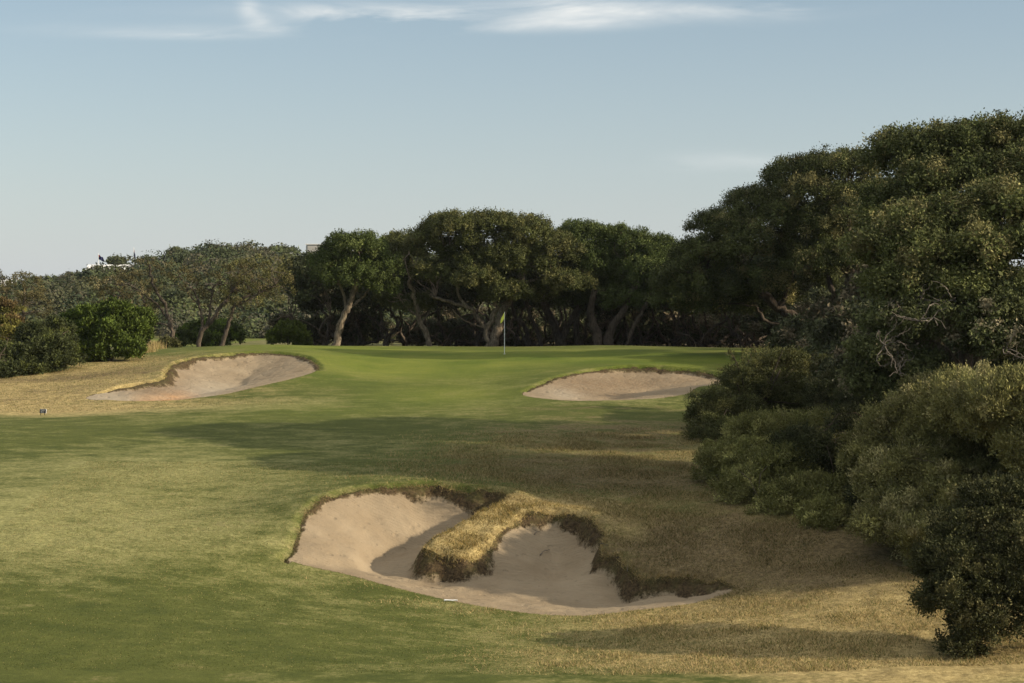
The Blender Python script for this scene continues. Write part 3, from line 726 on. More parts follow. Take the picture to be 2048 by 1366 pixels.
# understorey behind the green: crooked bare stems under dark crowns
fol_u = dict(bump=0, cr=.7, nsub=10, nl=12, L=.22, Wd=.11, col=(.040, .048, .020), cvar=.2, zcut=-.6, alt=(.08, .07, .04), altp=.1)
def proto_under(k, x, y, lab, cat='tree'):
    z = gzs(x, y); org = np.array([x, y, z]); root = empty('understorey_tree', org, lab, cat, 'crooked trees in the shade behind the green')
    parts = []; ll = []
    for i in range(3+k % 2):
        a = rng.uniform(0, 6.28); p = [org+np.array([math.cos(a)*.3, math.sin(a)*.3, -.2])]; d = np.array([math.cos(a)*.6, math.sin(a)*.4, 1.])
        for _ in range(5): d = unit(d+rng.normal(0, .38, 3)+np.array([0, 0, .12])); p.append(p[-1]+d*.85)
        parts.append(tube(p, rng.uniform(.09, .17), .05, 7)); ll.append(p)
        q = p[2]; e = [q, q+unit(rng.normal(0, 1, 3)+np.array([0, 0, .1]))*1.0]; e.append(e[-1]+unit(rng.normal(0, 1, 3)+np.array([0, 0, .4]))*1.1); parts.append(tube(e, .06, .02, 5)); ll.append(e)
        q = p[1]; e = [q, q+unit(rng.normal(0, 1, 3)*np.array([1, 1, .2]))*.9]; e.append(e[-1]+unit(rng.normal(0, 1, 3)+np.array([0, 0, .5]))*.9); parts.append(tube(e, .045, .015, 5))
    lobes = [[org[0]+rng.normal(0, 1.3), org[1]+rng.normal(0, 1), org[2]+rng.uniform(3.3, 5.2), rng.uniform(1.3, 2.2), rng.uniform(1.3, 2.), rng.uniform(.9, 1.4)] for _ in range(5)]
    v, f, c, cen, _ = foliage(lobes, **fol_u)
    parts += branches(ll, cen, 26, .035)
    tv, tf = joinp(parts)
    mesh_np('trunk', tv-org, tf, M_bark_red, root, smooth=True); mesh_np('crown', v-org, f, M_leaf, root, cols=c)
    return root
def shrub(name, label, cat, group, x, y, lobes, fol, stems=6, bark=None, sh=.6):
    z = gzs(x, y); org = np.array([x, y, z]); root = empty(name, org, label, cat, group)
    lobes = [[x+l[0], y+l[1], z+l[2], l[3], l[4], l[5]] for l in lobes]
    v, f, c, cen, _ = foliage(lobes, **fol); parts = []; ll = []
    for i in range(stems):
        t = lobes[i % len(lobes)]; a = rng.uniform(0, 6.28); p0 = org+np.array([math.cos(a)*.2, math.sin(a)*.2, -.15])
        p2 = np.array(t[:3])+rng.normal(0, .2, 3); p1 = p0+(p2-p0)*.45+rng.normal(0, .18, 3)
        parts.append(tube([p0, p1, p2], .07*sh, .03*sh, 6)); ll.append([p0, p1, p2])
    parts += branches(ll, cen, 24, .022)
    tv, tf = joinp(parts)
    mesh_np('stems', tv-org, tf, bark or M_bark_dark, root, smooth=True); mesh_np('leaves', v-org, f, M_leaf, root, cols=c)
    return root
UG = 'crooked trees in the shade behind the green'
SPOTS = [(640, 134), (720, 137), (765, 133), (800, 140), (900, 136), (945, 131), (1000, 140), (1045, 133), (1100, 140), (1180, 134), (1240, 138), (1290, 130), (1340, 134), (1390, 128), (1430, 134), (1480, 127), (1530, 133), (1580, 126), (1640, 132), (1700, 125)]
wl_ = ['between the round tree and the left shrubs', 'just right of the pale leaning trunk', 'over the far strip of straw grass', 'left of the whitish leaning trunk', 'between the whitish trunk and the forked tree', 'close on the left of the forked tree', 'directly behind the flag', 'first on the right of the flag', 'second on the right of the flag', 'behind the two thick dim trunks', 'left of the orange lit stem', 'at the orange lit stem', 'right of the orange lit stem', 'over the back right of the green', 'behind the right edge of the green', 'in the dark gap above the right fringe', 'left of the bowed trunk', 'behind the bowed trunk', 'right of the bowed trunk', 'farthest right among the shaded stems']
protos = []
for i, (px, D) in enumerate(SPOTS):
    x = (px-CX)/F*D; lab = 'crooked dark tree ' + wl_[i]
    if i < 3: protos.append(proto_under(i, x, D, lab))
    else: copy_thing(protos[i % 3], (x, D, gzs(x, D)-.05), rng.uniform(0, 6.28), rng.uniform(.85, 1.15), lab)
# low dark scrub behind them
fol_s = dict(bump=0, cr=.42, nsub=10, nl=12, L=.16, Wd=.08, col=(.055, .062, .028), cvar=.25, zcut=-.9, alt=(.12, .10, .06), altp=.2)
sp = []
for i in range(3):
    sp.append(None)
wsc = 'low scrub in the shade behind the green'
pl = [(602, 139), (690, 141), (700, 148), (840, 144), (870, 150), (925, 142), (965, 148), (1010, 150), (1075, 146), (1100, 154), (1130, 150), (1175, 147), (1215, 152), (1260, 143), (1300, 150), (1340, 145), (1385, 142), (1420, 148), (1460, 140), (1500, 146), (1550, 141), (1600, 146), (1650, 140), (1700, 146)]
for i, (px, D) in enumerate(pl):
    x = (px-CX)/F*D; lab = 'low grey green scrub bush in the trees\' shade'
    if i < 3:
        sp[i] = shrub('scrub_bush', lab, 'bush', wsc, x, D, [[rng.normal(0, .7), rng.normal(0, .5), rng.uniform(.7, 1.6), rng.uniform(.9, 1.4), rng.uniform(.8, 1.2), rng.uniform(.7, 1.2)] for _ in range(4)], fol_s, 5)
    else: copy_thing(sp[i % 3], (x, D, gzs(x, D)), rng.uniform(0, 6.28), rng.uniform(.8, 1.35), lab, wsc)

# ---- tall dark trees on the right
GRP_R = 'tall dark trees on the right'
D = 104
tree('coastal_tree', 'broad dark tree with a bowed trunk overhanging the right end of the green', 'tree', GRP_R, (1640, D),
     [lobe(1440, 455, 58, 40, D, 2.2), lobe(1510, 415, 66, 44, D, 2.6), lobe(1580, 365, 62, 46, D, 2.8), lobe(1490, 490, 80, 52, D-1.5, 2.4), lobe(1410, 520, 62, 42, D-1, 2.), lobe(1360, 560, 52, 44, D-1, 1.8), lobe(1560, 450, 80, 50, D-2, 2.),
      lobe(1440, 580, 70, 34, D-1, 1.8), lobe(1340, 600, 36, 30, D-1, 1.5), lobe(1520, 560, 60, 34, D-1.5, 1.6), lobe(1590, 500, 60, 40, D-1, 1.8), lobe(1400, 610, 46, 26, D-.5, 1.5), lobe(1560, 590, 40, 26, D+1, 1.4), lobe(1640, 560, 46, 36, D+1.5, 1.6), lobe(1490, 610, 36, 20, D+1, 1.2)],
     [(.32, .17, [(1640, G(1640, D)), (1612, 662), (1578, 628), (1545, 605), (1510, 575), (1480, 540)]), (.16, .08, [(1628, 690), (1600, 665), (1565, 650), (1530, 640), (1510, 610)]),
      (.12, .06, [(1560, 612), (1580, 570), (1590, 520), (1585, 450)]), (.1, .05, [(1510, 575), (1450, 540), (1400, 530)])],
     fol_r, M_bark_dark, 60, .05, dead=((1600, 425, -2.5, 1.3, 4), (1615, 470, -2.5, 1.3, 5)))
D = 102
tree('coastal_tree', 'tree with a yellowish patch of crown above the bowed trunk', 'tree', GRP_R, (1700, D),
     [lobe(1620, 385, 58, 42, D-1, 2.), lobe(1660, 345, 66, 44, D, 2.6), lobe(1710, 345, 55, 44, D, 2.4), lobe(1640, 450, 62, 42, D-1, 2.), lobe(1700, 420, 80, 60, D-1, 2.4), lobe(1690, 510, 75, 50, D-1, 2.2), lobe(1620, 530, 55, 40, D-1, 1.8)],
     [(.38, .22, [(1712, G(1700, D)), (1708, 660), (1704, 600), (1695, 520), (1690, 430)]), (.22, .12, [(1690, G(1700, D)), (1686, 650), (1670, 600), (1650, 540)])],
     dict(fol_r, altp=.25), M_bark_dark, 50, .05)
D = 68
tree('coastal_tree', 'tallest dark tree of the right-hand wood, reaching the picture\'s right edge', 'tree', GRP_R, (1860, D),
     [lobe(1810, 310, 62, 52, D, 2.4), lobe(1880, 300, 66, 48, D, 2.6), lobe(1960, 290, 66, 46, D, 2.6), lobe(2035, 290, 60, 46, D, 2.4), lobe(1850, 370, 80, 55, D-2, 2.2), lobe(1940, 360, 82, 55, D-2, 2.2), lobe(2030, 360, 80, 60, D-2, 2.4), lobe(1790, 420, 66, 50, D-2, 2.), lobe(1870, 450, 80, 50, D-2.5, 2.)],
     [(.4, .22, [(1862, G(1860, D)), (1856, 620), (1862, 540), (1880, 440), (1890, 360)]), (.25, .12, [(1862, 640), (1900, 560), (1950, 460), (1980, 380)])],
     fol_r, M_bark_dark, 50, .05)
D = 61.5
tree('coastal_tree', 'sunlit olive topped tree standing before the tallest right-hand tree', 'tree', GRP_R, (1950, D),
     [lobe(1820, 455, 78, 40, D, 2.), lobe(1900, 440, 70, 42, D, 2.), lobe(1990, 420, 76, 46, D, 2.4), lobe(2060, 410, 60, 48, D, 2.2), lobe(1760, 500, 60, 44, D-.5, 1.8), lobe(1850, 520, 76, 48, D-1.5, 1.8), lobe(1950, 505, 80, 50, D-1.5, 2.), lobe(2040, 500, 76, 52, D-1.5, 2.), lobe(1800, 580, 72, 44, D-2, 1.6), lobe(1900, 590, 76, 44, D-2.5, 1.6), lobe(2000, 585, 80, 48, D-2.5, 1.8)],
     [(.3, .16, [(1950, G(1950, D)), (1940, 660), (1945, 600), (1930, 520)]), (.18, .09, [(1950, 680), (1990, 600), (2010, 520)]), (.15, .08, [(1935, 668), (1880, 600), (1840, 540)])],
     dict(fol_r, col=(.086, .096, .030), altp=.2), M_bark_dark, 50, .045, dead=((1850, 600, -3.6, 1.1, 6), (1800, 610, -3.2, .9, 4), (1910, 600, -3.9, .9, 3)))
D = 58.5
tree('coastal_tree', 'low ragged tree with dead twigs and a bare leaning limb at right', 'tree', GRP_R, (1925, D),
     [lobe(1790, 650, 60, 42, D, 1.5), lobe(1860, 645, 60, 40, D, 1.6), lobe(1750, 705, 42, 35, D, 1.2), lobe(1960, 620, 66, 45, D, 1.8), lobe(2040, 610, 60, 50, D, 1.8), lobe(1980, 690, 50, 45, D-1.5, 1.2), lobe(2050, 690, 50, 60, D-1.5, 1.4), lobe(1820, 735, 60, 36, D, 1.3), lobe(1740, 770, 50, 40, D, 1.2)],
     [(.14, .07, [(1926, 745), (1895, 705), (1868, 690), (1840, 680)]), (.07, .04, [(1895, 706), (1860, 705), (1838, 715), (1824, 755)]), (.16, .09, [(1930, G(1925, D)), (1950, 720), (1975, 660), (1980, 620)])],
     dict(fol_r, cr=.4, L=.105, Wd=.06, col=(.08, .09, .033), alt=(.19, .165, .10), altp=.14), M_bark, 40, .035, dead=((1770, 690, -1.8, .8, 7), (1840, 640, -2, .8, 6), (2010, 700, -2.6, .7, 5), (1800, 740, -1.6, .6, 5)))
# trees further along the wood at the right, mostly beyond the frame; they shade the fairway
shade = [bpy.data.objects['coastal_tree.005'], bpy.data.objects['coastal_tree.007'], bpy.data.objects['coastal_tree.008']]
for i, (x, y, s, k, lab) in enumerate([(27, 59.5, (1.1, 1.05, 1.22), 1, 'tallest dark tree beyond the right edge, nearest the camera'), (26, 66, 1.2, 1, 'tall dark tree beyond the right edge behind the foreground shrubs'), (26, 130, 1., 1, 'dark tree at the far back behind the yellowish patched crown'), (31, 136, 1.0, 2, 'dark tree filling the gap under the tallest tree'),
                       (23, 118, 1.0, 0, 'dark tree deep behind the bowed trunk'), (31, 116, 1.05, 1, 'dark tree deep in the right-hand wood')]):
    copy_thing(shade[k], (x, y, gzs(x, y)-.1), [0, 1.2, 2.3, 4., 5.2, .8, 3., 2., .5, 1.9][i], s, lab, GRP_R)

for i, (px, D_, s_) in enumerate([(1580, 122, 1.3), (1660, 119, 1.5), (1740, 108, 1.6), (1800, 100, 1.8), (1870, 98, 2.), (1950, 92, 2.), (2030, 96, 2.), (1770, 84, 1.5), (1700, 94, 1.2), (1840, 78, 1.5), (1900, 74, 1.3), (1980, 72, 1.4), (2040, 74, 1.5), (1790, 73, 1.2)]):
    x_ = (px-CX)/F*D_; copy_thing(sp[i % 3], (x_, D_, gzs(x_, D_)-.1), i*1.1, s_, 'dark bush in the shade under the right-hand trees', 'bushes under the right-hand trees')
# ---- foreground shrubs on the right
GRP_S = 'rounded shrubs on the right slope'
fol_b = dict(cr=.30, nsub=12, nl=17, L=.085, Wd=.032, col=(.115, .112, .040), cvar=.2, zcut=-.85, alt=(.20, .18, .07), altp=.15, tuft=1.0, shoots=(1.6, .22))
def shrub_px(label, base, lobes, limbs, fol, dead=(), name='coastal_shrub', nb=40, group=GRP_S):
    return tree(name, label, 'shrub', group, base, lobes, limbs, fol, M_bark_dark, nb, .022, dead, ('stems', 'leaves'), 6)
shrub_px('dark olive shrub beside the right bunker with thin twiggy top', (1500, 76),
     [lobe(1500, 775, 66, 52, 77, 1.5), lobe(1560, 745, 56, 50, 78, 1.4), lobe(1430, 830, 52, 50, 75, 1.2), lobe(1490, 850, 60, 55, 75, 1.2), lobe(1590, 800, 60, 55, 77, 1.3), lobe(1420, 880, 42, 45, 72, 1.1), lobe(1650, 770, 55, 60, 79, 1.3)],
     [(.05, .03, [(1500, G(1500, 76)), (1490, 820), (1470, 760)]), (.05, .03, [(1500, G(1500, 76)), (1530, 800), (1560, 740)]), (.02, .01, [(1490, 780), (1475, 730), (1462, 704)]), (.02, .01, [(1540, 760), (1560, 715), (1565, 700)])],
     dict(fol_b, col=(.068, .073, .025), alt=(.12, .115, .04)))
tw = fol_b.copy(); tw.update(bump=0, cr=.22, nsub=5, nl=10, inner=False)
shrub_px('thin upright twiggy shrub before the right end of the green', (1480, 80),
     [lobe(1470, 722, 16, 16, 80, .3), lobe(1500, 712, 18, 14, 80, .3), lobe(1530, 716, 20, 16, 80, .3), lobe(1555, 722, 14, 14, 80, .3), lobe(1448, 745, 10, 12, 80, .25)],
     [(.03, .012, [(1480, 800), (1475, 750), (1466, 708)]), (.03, .012, [(1490, 800), (1500, 740), (1503, 700)]), (.03, .012, [(1500, 800), (1525, 750), (1536, 702)]), (.02, .01, [(1480, 790), (1455, 755), (1444, 738)])],
     tw, nb=20)
shrub_px('shrub with yellow green sunlit top between the dark shrub and the big one', (1560, 61),
     [lobe(1530, 870, 72, 48, 63, 1.3), lobe(1610, 868, 72, 45, 63, 1.3), lobe(1490, 930, 56, 55, 61, 1.1), lobe(1560, 945, 80, 62, 60, 1.3), lobe(1650, 930, 70, 60, 61, 1.2), lobe(1600, 1000, 80, 55, 58, 1.2), lobe(1690, 1010, 70, 60, 57.5, 1.2), lobe(1480, 975, 50, 45, 59, .9), lobe(1560, 1025, 60, 45, 57.5, .9), lobe(1440, 925, 45, 45, 62, .9), lobe(1650, 1045, 60, 45, 56, 1.)],
     [(.05, .03, [(1560, G(1560, 61)), (1540, 950), (1530, 890)]), (.05, .03, [(1570, G(1560, 61)), (1600, 950), (1610, 890)])], dict(fol_b, col=(.150, .150, .048), alt=(.26, .25, .09), altp=.25))
shrub_px('dark shrub deep behind the sunlit shrubs under the thick trunk', (1670, 74),
     [lobe(1670, 800, 50, 60, 73, 1.3), lobe(1720, 830, 55, 60, 71, 1.3), lobe(1660, 860, 50, 50, 71, 1.2)],
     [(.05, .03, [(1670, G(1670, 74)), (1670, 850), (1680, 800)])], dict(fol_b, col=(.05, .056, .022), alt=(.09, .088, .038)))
shrub_px('biggest rounded shrub with grey yellow sunlit crown at right', (1860, 55.5),
     [lobe(1880, 812, 92, 60, 56.5, 1.8), lobe(1970, 815, 80, 55, 56.5, 1.7), lobe(2050, 810, 70, 60, 56.5, 1.6), lobe(1800, 862, 75, 52, 56.5, 1.4), lobe(1740, 915, 55, 50, 56.5, 1.1), lobe(1900, 900, 95, 70, 54.5, 1.5), lobe(2000, 900, 85, 75, 54.5, 1.5),
      lobe(1800, 960, 85, 70, 54, 1.4), lobe(1890, 1000, 85, 75, 52.5, 1.4), lobe(1780, 1045, 75, 60, 52.5, 1.2), lobe(1850, 1080, 70, 50, 51, 1.0), lobe(2000, 1000, 80, 80, 52.5, 1.4), lobe(2070, 930, 60, 90, 53.5, 1.4)],
     [(.07, .04, [(1860, G(1860, 55.5)), (1850, 1000), (1870, 880)]), (.07, .04, [(1880, G(1860, 55.5)), (1930, 980), (1980, 860)]), (.05, .03, [(1850, G(1860, 55.5)), (1800, 980), (1770, 920)])],
     dict(fol_b, col=(.170, .162, .058), alt=(.31, .28, .13), altp=.2), nb=60)
shrub_px('nearest dark shrub at the lower right corner', (1930, 44),
     [lobe(2000, 1010, 90, 48, 45, 1.1), lobe(2070, 1000, 70, 60, 45, 1.1), lobe(1930, 1070, 72, 55, 44.5, .9), lobe(2010, 1090, 90, 80, 44, 1.0), lobe(1880, 1130, 58, 55, 44, .8), lobe(1940, 1160, 90, 75, 43.5, .9), lobe(2040, 1170, 75, 75, 43.5, .9),
      lobe(1890, 1200, 50, 50, 43, .6), lobe(1960, 1240, 65, 55, 43, .7), lobe(1925, 1290, 36, 32, 42.8, .4), lobe(2070, 1240, 36, 60, 43, .6)],
     [(.07, .05, [(1930, G(1930, 44)), (1935, 1270), (1960, 1190), (1990, 1100)]), (.04, .02, [(1935, 1300), (1900, 1240), (1885, 1180)])],
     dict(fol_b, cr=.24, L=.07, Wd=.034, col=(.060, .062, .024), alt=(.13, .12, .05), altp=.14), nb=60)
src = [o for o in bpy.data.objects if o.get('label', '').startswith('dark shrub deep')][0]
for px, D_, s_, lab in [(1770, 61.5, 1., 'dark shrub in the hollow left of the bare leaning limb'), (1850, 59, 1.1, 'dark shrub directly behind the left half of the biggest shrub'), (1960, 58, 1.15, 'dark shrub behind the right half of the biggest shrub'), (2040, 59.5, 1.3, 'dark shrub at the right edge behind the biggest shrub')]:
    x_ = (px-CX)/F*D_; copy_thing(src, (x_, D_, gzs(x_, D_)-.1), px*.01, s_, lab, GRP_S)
# shrubs beyond the right edge that keep the slope in shade
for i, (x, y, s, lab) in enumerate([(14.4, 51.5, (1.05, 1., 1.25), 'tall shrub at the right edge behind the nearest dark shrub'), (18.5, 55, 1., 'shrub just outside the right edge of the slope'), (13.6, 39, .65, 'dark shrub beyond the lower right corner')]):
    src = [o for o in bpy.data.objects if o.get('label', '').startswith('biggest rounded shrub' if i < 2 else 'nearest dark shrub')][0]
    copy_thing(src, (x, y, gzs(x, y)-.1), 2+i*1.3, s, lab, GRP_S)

# the wood goes on beyond the picture's right edge
big_ = [o for o in bpy.data.objects if o.get('label', '').startswith('biggest rounded shrub')][0]
for i, (x, y, s_) in enumerate([(37, 72, .9), (41, 84, .8), (35, 94, .55), (39, 104, .7), (43, 112, .9), (37, 124, 1.), (45, 63, .9), (48, 94, .8), (50, 76, 1.), (52, 110, 1.), (47, 128, 1.), (56, 88, 1.)]):
    copy_thing(shade[(i+1) % 3], (x, y, gzs(x, y)-.1), i*.9, s_, 'dark coastal tree out of frame in the wood beyond the right edge', 'trees of the wood beyond the right edge')
for i, (x, y, s_) in enumerate([(21, 63, 1.), (24.5, 53, .9), (23, 72, 1.1), (29.5, 55, 1.), (27, 47, .8), (32, 64, 1.1), (30, 84, 1.1), (34, 76, 1.2), (29, 94, .9), (33, 104, 1.1), (26, 88, .8)]):
    copy_thing(big_, (x, y, gzs(x, y)-.15), 1.+i*1.3, s_, 'rounded shrub out of frame beyond the right edge of the wood', 'shrubs beyond the right edge')

# ---- left side
GRP_T = 'sparse tea trees left of the green'
fol_t = dict(bump=0, cr=.40, nsub=8, nl=11, L=.13, Wd=.058, col=(.092, .080, .033), cvar=.22, zcut=-.9, shoots=(.2, .2), alt=(.15, .125, .06), altp=.15, dens=.4, tuft=.6, inner=False)
D = 121
tree('tea_tree', 'sparse tea tree with crossing stems leaning left, behind the bright bush', 'tree', GRP_T, (350, D),
     [lobe(258, 572, 54, 28, D+1, 1.6), lobe(235, 595, 48, 28, D+1, 1.5), lobe(285, 600, 40, 34, D+1, 1.4), lobe(294, 530, 12, 17, D), lobe(292, 630, 26, 30, D+1), lobe(210, 570, 26, 22, D)],
     [(.14, .07, [(352, G(350, D)), (344, 670), (340, 640), (322, 600), (305, 565), (298, 530)]), (.08, .04, [(340, 645), (318, 612), (290, 590), (260, 570)]), (.06, .03, [(343, 655), (318, 646), (306, 660)]),
      (.12, .06, [(296, 700), (297, 650), (290, 610), (280, 570)]), (.05, .03, [(296, 660), (285, 625), (250, 600)])],
     fol_t, M_bark_red, 30, .035, dead=((345, 642, -.5, .5, 8), (352, 675, -.3, .5, 1)))
tree('tea_tree', 'sparse tea tree forking into three dark limbs in the middle of the group', 'tree', GRP_T, (394, D),
     [lobe(360, 566, 32, 22, D, 1.), lobe(425, 570, 38, 24, D+1, 1.2), lobe(470, 554, 44, 24, D+1, 1.4), lobe(435, 590, 38, 24, D+1, 1.2), lobe(395, 548, 24, 14, D+1), lobe(345, 538, 22, 16, D), lobe(500, 560, 50, 32, D+1, 1.4)],
     [(.15, .09, [(394, G(394, D)), (404, 662), (425, 640), (445, 610), (462, 585), (475, 560)]), (.1, .05, [(402, 666), (405, 640), (400, 615), (388, 585), (372, 565)]), (.08, .04, [(412, 655), (420, 625), (424, 590), (428, 570)]),
      (.05, .02, [(400, 612), (380, 590), (365, 560), (352, 545)])],
     fol_t, M_bark_red, 36, .035, dead=((380, 575, -.6, .8, 6), (425, 568, -.5, .5, 3), (455, 547, -1.5, .7, 2)))
tree('tea_tree', 'tea tree with one reddish trunk leaning right under a wide ragged crown', 'tree', GRP_T, (440, D),
     [lobe(510, 545, 52, 30, D, 1.5), lobe(545, 575, 42, 32, D, 1.4), lobe(490, 585, 44, 30, D, 1.3), lobe(470, 615, 20, 22, D), lobe(560, 540, 24, 28, D+1)],
     [(.13, .08, [(440, G(440, D)), (452, 662), (462, 632), (472, 610), (500, 590)]), (.07, .03, [(470, 612), (500, 600), (530, 580), (550, 570)])],
     dict(fol_t, col=(.105, .1, .035)), M_bark_red, 30, .035, dead=((545, 540, -1.4, .9, 4),))
tree('tea_tree', 'ragged olive tree rising behind the dark bushes at far left', 'tree', GRP_T, (45, 124),
     [lobe(45, 575, 42, 28, 124, 1.4), lobe(60, 610, 42, 26, 124, 1.4), lobe(20, 590, 36, 30, 124), lobe(55, 556, 18, 10, 124), lobe(5, 552, 14, 7, 124, .4)],
     [(.14, .07, [(45, G(45, 124)), (40, 660), (48, 620), (50, 580)]), (.08, .03, [(42, 650), (20, 610), (5, 560)])], fol_t, M_bark_red, 24, .035)
GRP_B = 'bushes left of the left bunker'
fol_l = dict(bump=6, bsz=.5, cr=.30, nsub=10, nl=14, L=.16, Wd=.075, col=(.072, .100, .018), cvar=.18, zcut=-.6, tuft=1.2)
tree('broadleaf_bush', 'bright green leafy bush with dark stems left of the left bunker', 'bush', GRP_B, (220, 105),
     [lobe(235, 630, 38, 28, 106, 1.2), lobe(190, 640, 42, 30, 106, 1.2), lobe(150, 650, 32, 26, 106, 1.), lobe(265, 660, 36, 34, 106, 1.2), lobe(210, 670, 50, 38, 105, 1.2), lobe(160, 685, 40, 34, 105.5, 1.1), lobe(260, 690, 28, 22, 105, .8), lobe(128, 690, 30, 34, 105, 1.), lobe(175, 706, 44, 24, 104.5, .9), lobe(262, 700, 30, 18, 104.5, .7), lobe(285, 640, 20, 26, 106.5, .8)],
     [(.08, .04, [(212, 727), (200, 705), (185, 680)]), (.08, .04, [(218, 727), (232, 705), (250, 675)]), (.07, .04, [(214, 727), (212, 700), (210, 670)]), (.06, .03, [(212, 727), (178, 710), (160, 690)])],
     fol_l, M_bark_red, 40, .025, names=('stems', 'leaves'), sides=6)
tree('broadleaf_bush', 'low bright green bush behind the back edge of the left bunker', 'bush', GRP_B, (578, 128),
     [lobe(578, 662, 26, 18, 128), lobe(555, 678, 22, 16, 128), lobe(600, 680, 22, 18, 128)],
     [(.05, .03, [(578, 700), (575, 680), (578, 665)])], dict(fol_l, col=(.10, .13, .025), cr=.3), M_bark_dark, 12, .02, names=('stems', 'leaves'), sides=6)
tree('broadleaf_bush', 'dark leafy bush behind the forked tea tree stems', 'bush', GRP_B, (420, 127),
     [lobe(400, 665, 36, 26, 127), lobe(450, 668, 36, 26, 127), lobe(375, 680, 22, 20, 126), lobe(425, 685, 32, 18, 126)],
     [(.05, .03, [(420, 705), (415, 680), (410, 665)])], dict(fol_l, col=(.07, .09, .03), alt=(.12, .17, .03), altp=.25), M_bark_dark, 12, .02, names=('stems', 'leaves'), sides=6)
tree('broadleaf_bush', 'small olive tuft bush at the foot of the leaning tea tree', 'bush', GRP_B, (338, 120),
     [lobe(335, 688, 16, 10, 120), lobe(345, 692, 12, 8, 120)], [(.03, .02, [(338, 702), (336, 692), (334, 688)])], dict(fol_l, col=(.085, .085, .03), cr=.25), M_bark_dark, 8, .015, names=('stems', 'leaves'), sides=6)
fol_d = dict(fol_l, col=(.055, .065, .024), alt=(.10, .115, .032), altp=.2, L=.13, Wd=.055)
tree('dense_bush', 'dark grey green bush between the bright bush and the left edge', 'bush', GRP_B, (90, 100),
     [lobe(105, 665, 36, 36, 102, 1.2), lobe(70, 680, 42, 42, 101, 1.3), lobe(110, 700, 46, 34, 100, 1.2), lobe(55, 715, 46, 30, 99.5, 1.2), lobe(105, 725, 40, 22, 99.5, 1.), lobe(60, 738, 40, 18, 99, 1.), lobe(140, 715, 24, 22, 100, .8)],
     [(.06, .03, [(90, 748), (80, 715), (70, 690)]), (.05, .03, [(92, 748), (105, 715), (110, 690)]), (.03, .015, [(100, 742), (94, 728), (88, 716)])], fol_d, M_bark_dark, 26, .025, names=('stems', 'leaves'), sides=6)
tree('dense_bush', 'olive brown bush with yellow green top at the left edge', 'bush', GRP_B, (10, 108),
     [lobe(12, 618, 28, 22, 108), lobe(20, 650, 30, 20, 107.5), lobe(-20, 640, 34, 40, 108), lobe(10, 680, 34, 30, 106)],
     [(.06, .03, [(8, 735), (10, 690), (12, 650)])], dict(fol_d, col=(.15, .14, .035), alt=(.12, .085, .035), altp=.25), M_bark_dark, 20, .025, names=('stems', 'leaves'), sides=6)
tree('dense_bush', 'dark low bush at the left edge above the straw rough', 'bush', GRP_B, (0, 98),
     [lobe(0, 715, 40, 32, 99, 1.2), lobe(10, 742, 34, 16, 98, .9), lobe(-50, 700, 44, 48, 99, 1.2)],
     [(.06, .03, [(2, 755), (0, 730), (0, 710)])], fol_d, M_bark_dark, 16, .025, names=('stems', 'leaves'), sides=6)
# tall straw tufts beside the bright bush
for i, (px, D, s, lab) in enumerate([(305, 116, 1., 'tall pale straw grass tuft between the bright bush and tea trees'), (288, 112, .8, 'straw grass tuft at the right foot of the bright bush'), (270, 107, .6, 'low green and straw tuft below the bright bush')]):
    x = (px-CX)/F*D; n = 900; r = np.abs(rng.normal(0, .38*s, n)); a = rng.uniform(0, 6.28, n)
    P = np.column_stack([x+r*np.cos(a), D+r*np.sin(a), gz(x+r*np.cos(a), D+r*np.sin(a))-.02]); o0 = (x, D, gzs(x, D))
    o = blades('grass_tuft', P, rng.uniform(.2, .62, n)*s, .025, .22, straw(n, .15 if i < 2 else .5)*1.1, M_blade, None, o0); o.location = o0
    tag(o, lab, 'grass tuft', 'tall grass tufts by the bright bush')

# ---- distant hill: scrub mass and the trees one can tell apart
def hill_scrub():
    P = []
    n = 3500; x = rng.uniform(-125, 145, n); y = rng.uniform(188, 345, n)
    ppx = x/y*F+CX; k = (x/y > -.30) & (x/y < .44) & ~((ppx > 168) & (ppx < 345) & (y > 290)) & ~((ppx < 40) & (y > 296)) & ~((ppx > 582) & (ppx < 672) & (y > 292)); x = x[k]; y = y[k]
    r = rng.uniform(1.2, 2.8, len(x))*np.where(rng.random(len(x)) < .15, 1.4, 1); z = gz(x, y)
    base = np.array([[.058, .072, .032], [.072, .076, .037], [.04, .054, .026], [.09, .084, .052], [.078, .094, .036]])
    bc = base[rng.integers(0, 5, len(x))]*rng.uniform(.7, 1.2, (len(x), 1))
    m = 230; q = np.repeat(np.arange(len(x)), m); nn = len(q)
    d = unit(rng.normal(0, 1, (nn, 3))+np.array([0, -.25, .55])); d[:, 2] = np.abs(d[:, 2])
    pos = np.column_stack([x, y, z-.2])[q]+d*(r[q]*rng.uniform(.8, 1.08, nn))[:, None]*np.array([1, 1, .85])+rng.normal(0, .12, (nn, 3))
    nr = unit(d+rng.normal(0, .5, (nn, 3))); ax = unit(rng.normal(0, 1, (nn, 3))); b_ = unit(np.cross(nr, ax)); a_ = unit(np.cross(b_, nr))
    ll = rng.uniform(.12, .27, nn)[:, None]; Vv = np.empty((nn, 4, 3))
    Vv[:, 0] = pos-a_*ll; Vv[:, 1] = pos+b_*ll*.7; Vv[:, 2] = pos+a_*ll; Vv[:, 3] = pos-b_*ll*.7
    return Vv.reshape(-1, 3), np.arange(nn*4).reshape(nn, 4), bc[q]*np.exp(rng.normal(0, .1, (nn, 1)))
v, f, c = hill_scrub()
tag(mesh_np('hill_scrub', v, f, M_leaf, cols=c), 'mixed coastal scrub covering the distant hillside', 'scrub', kind='stuff')
GRP_H = 'trees on the distant hill'
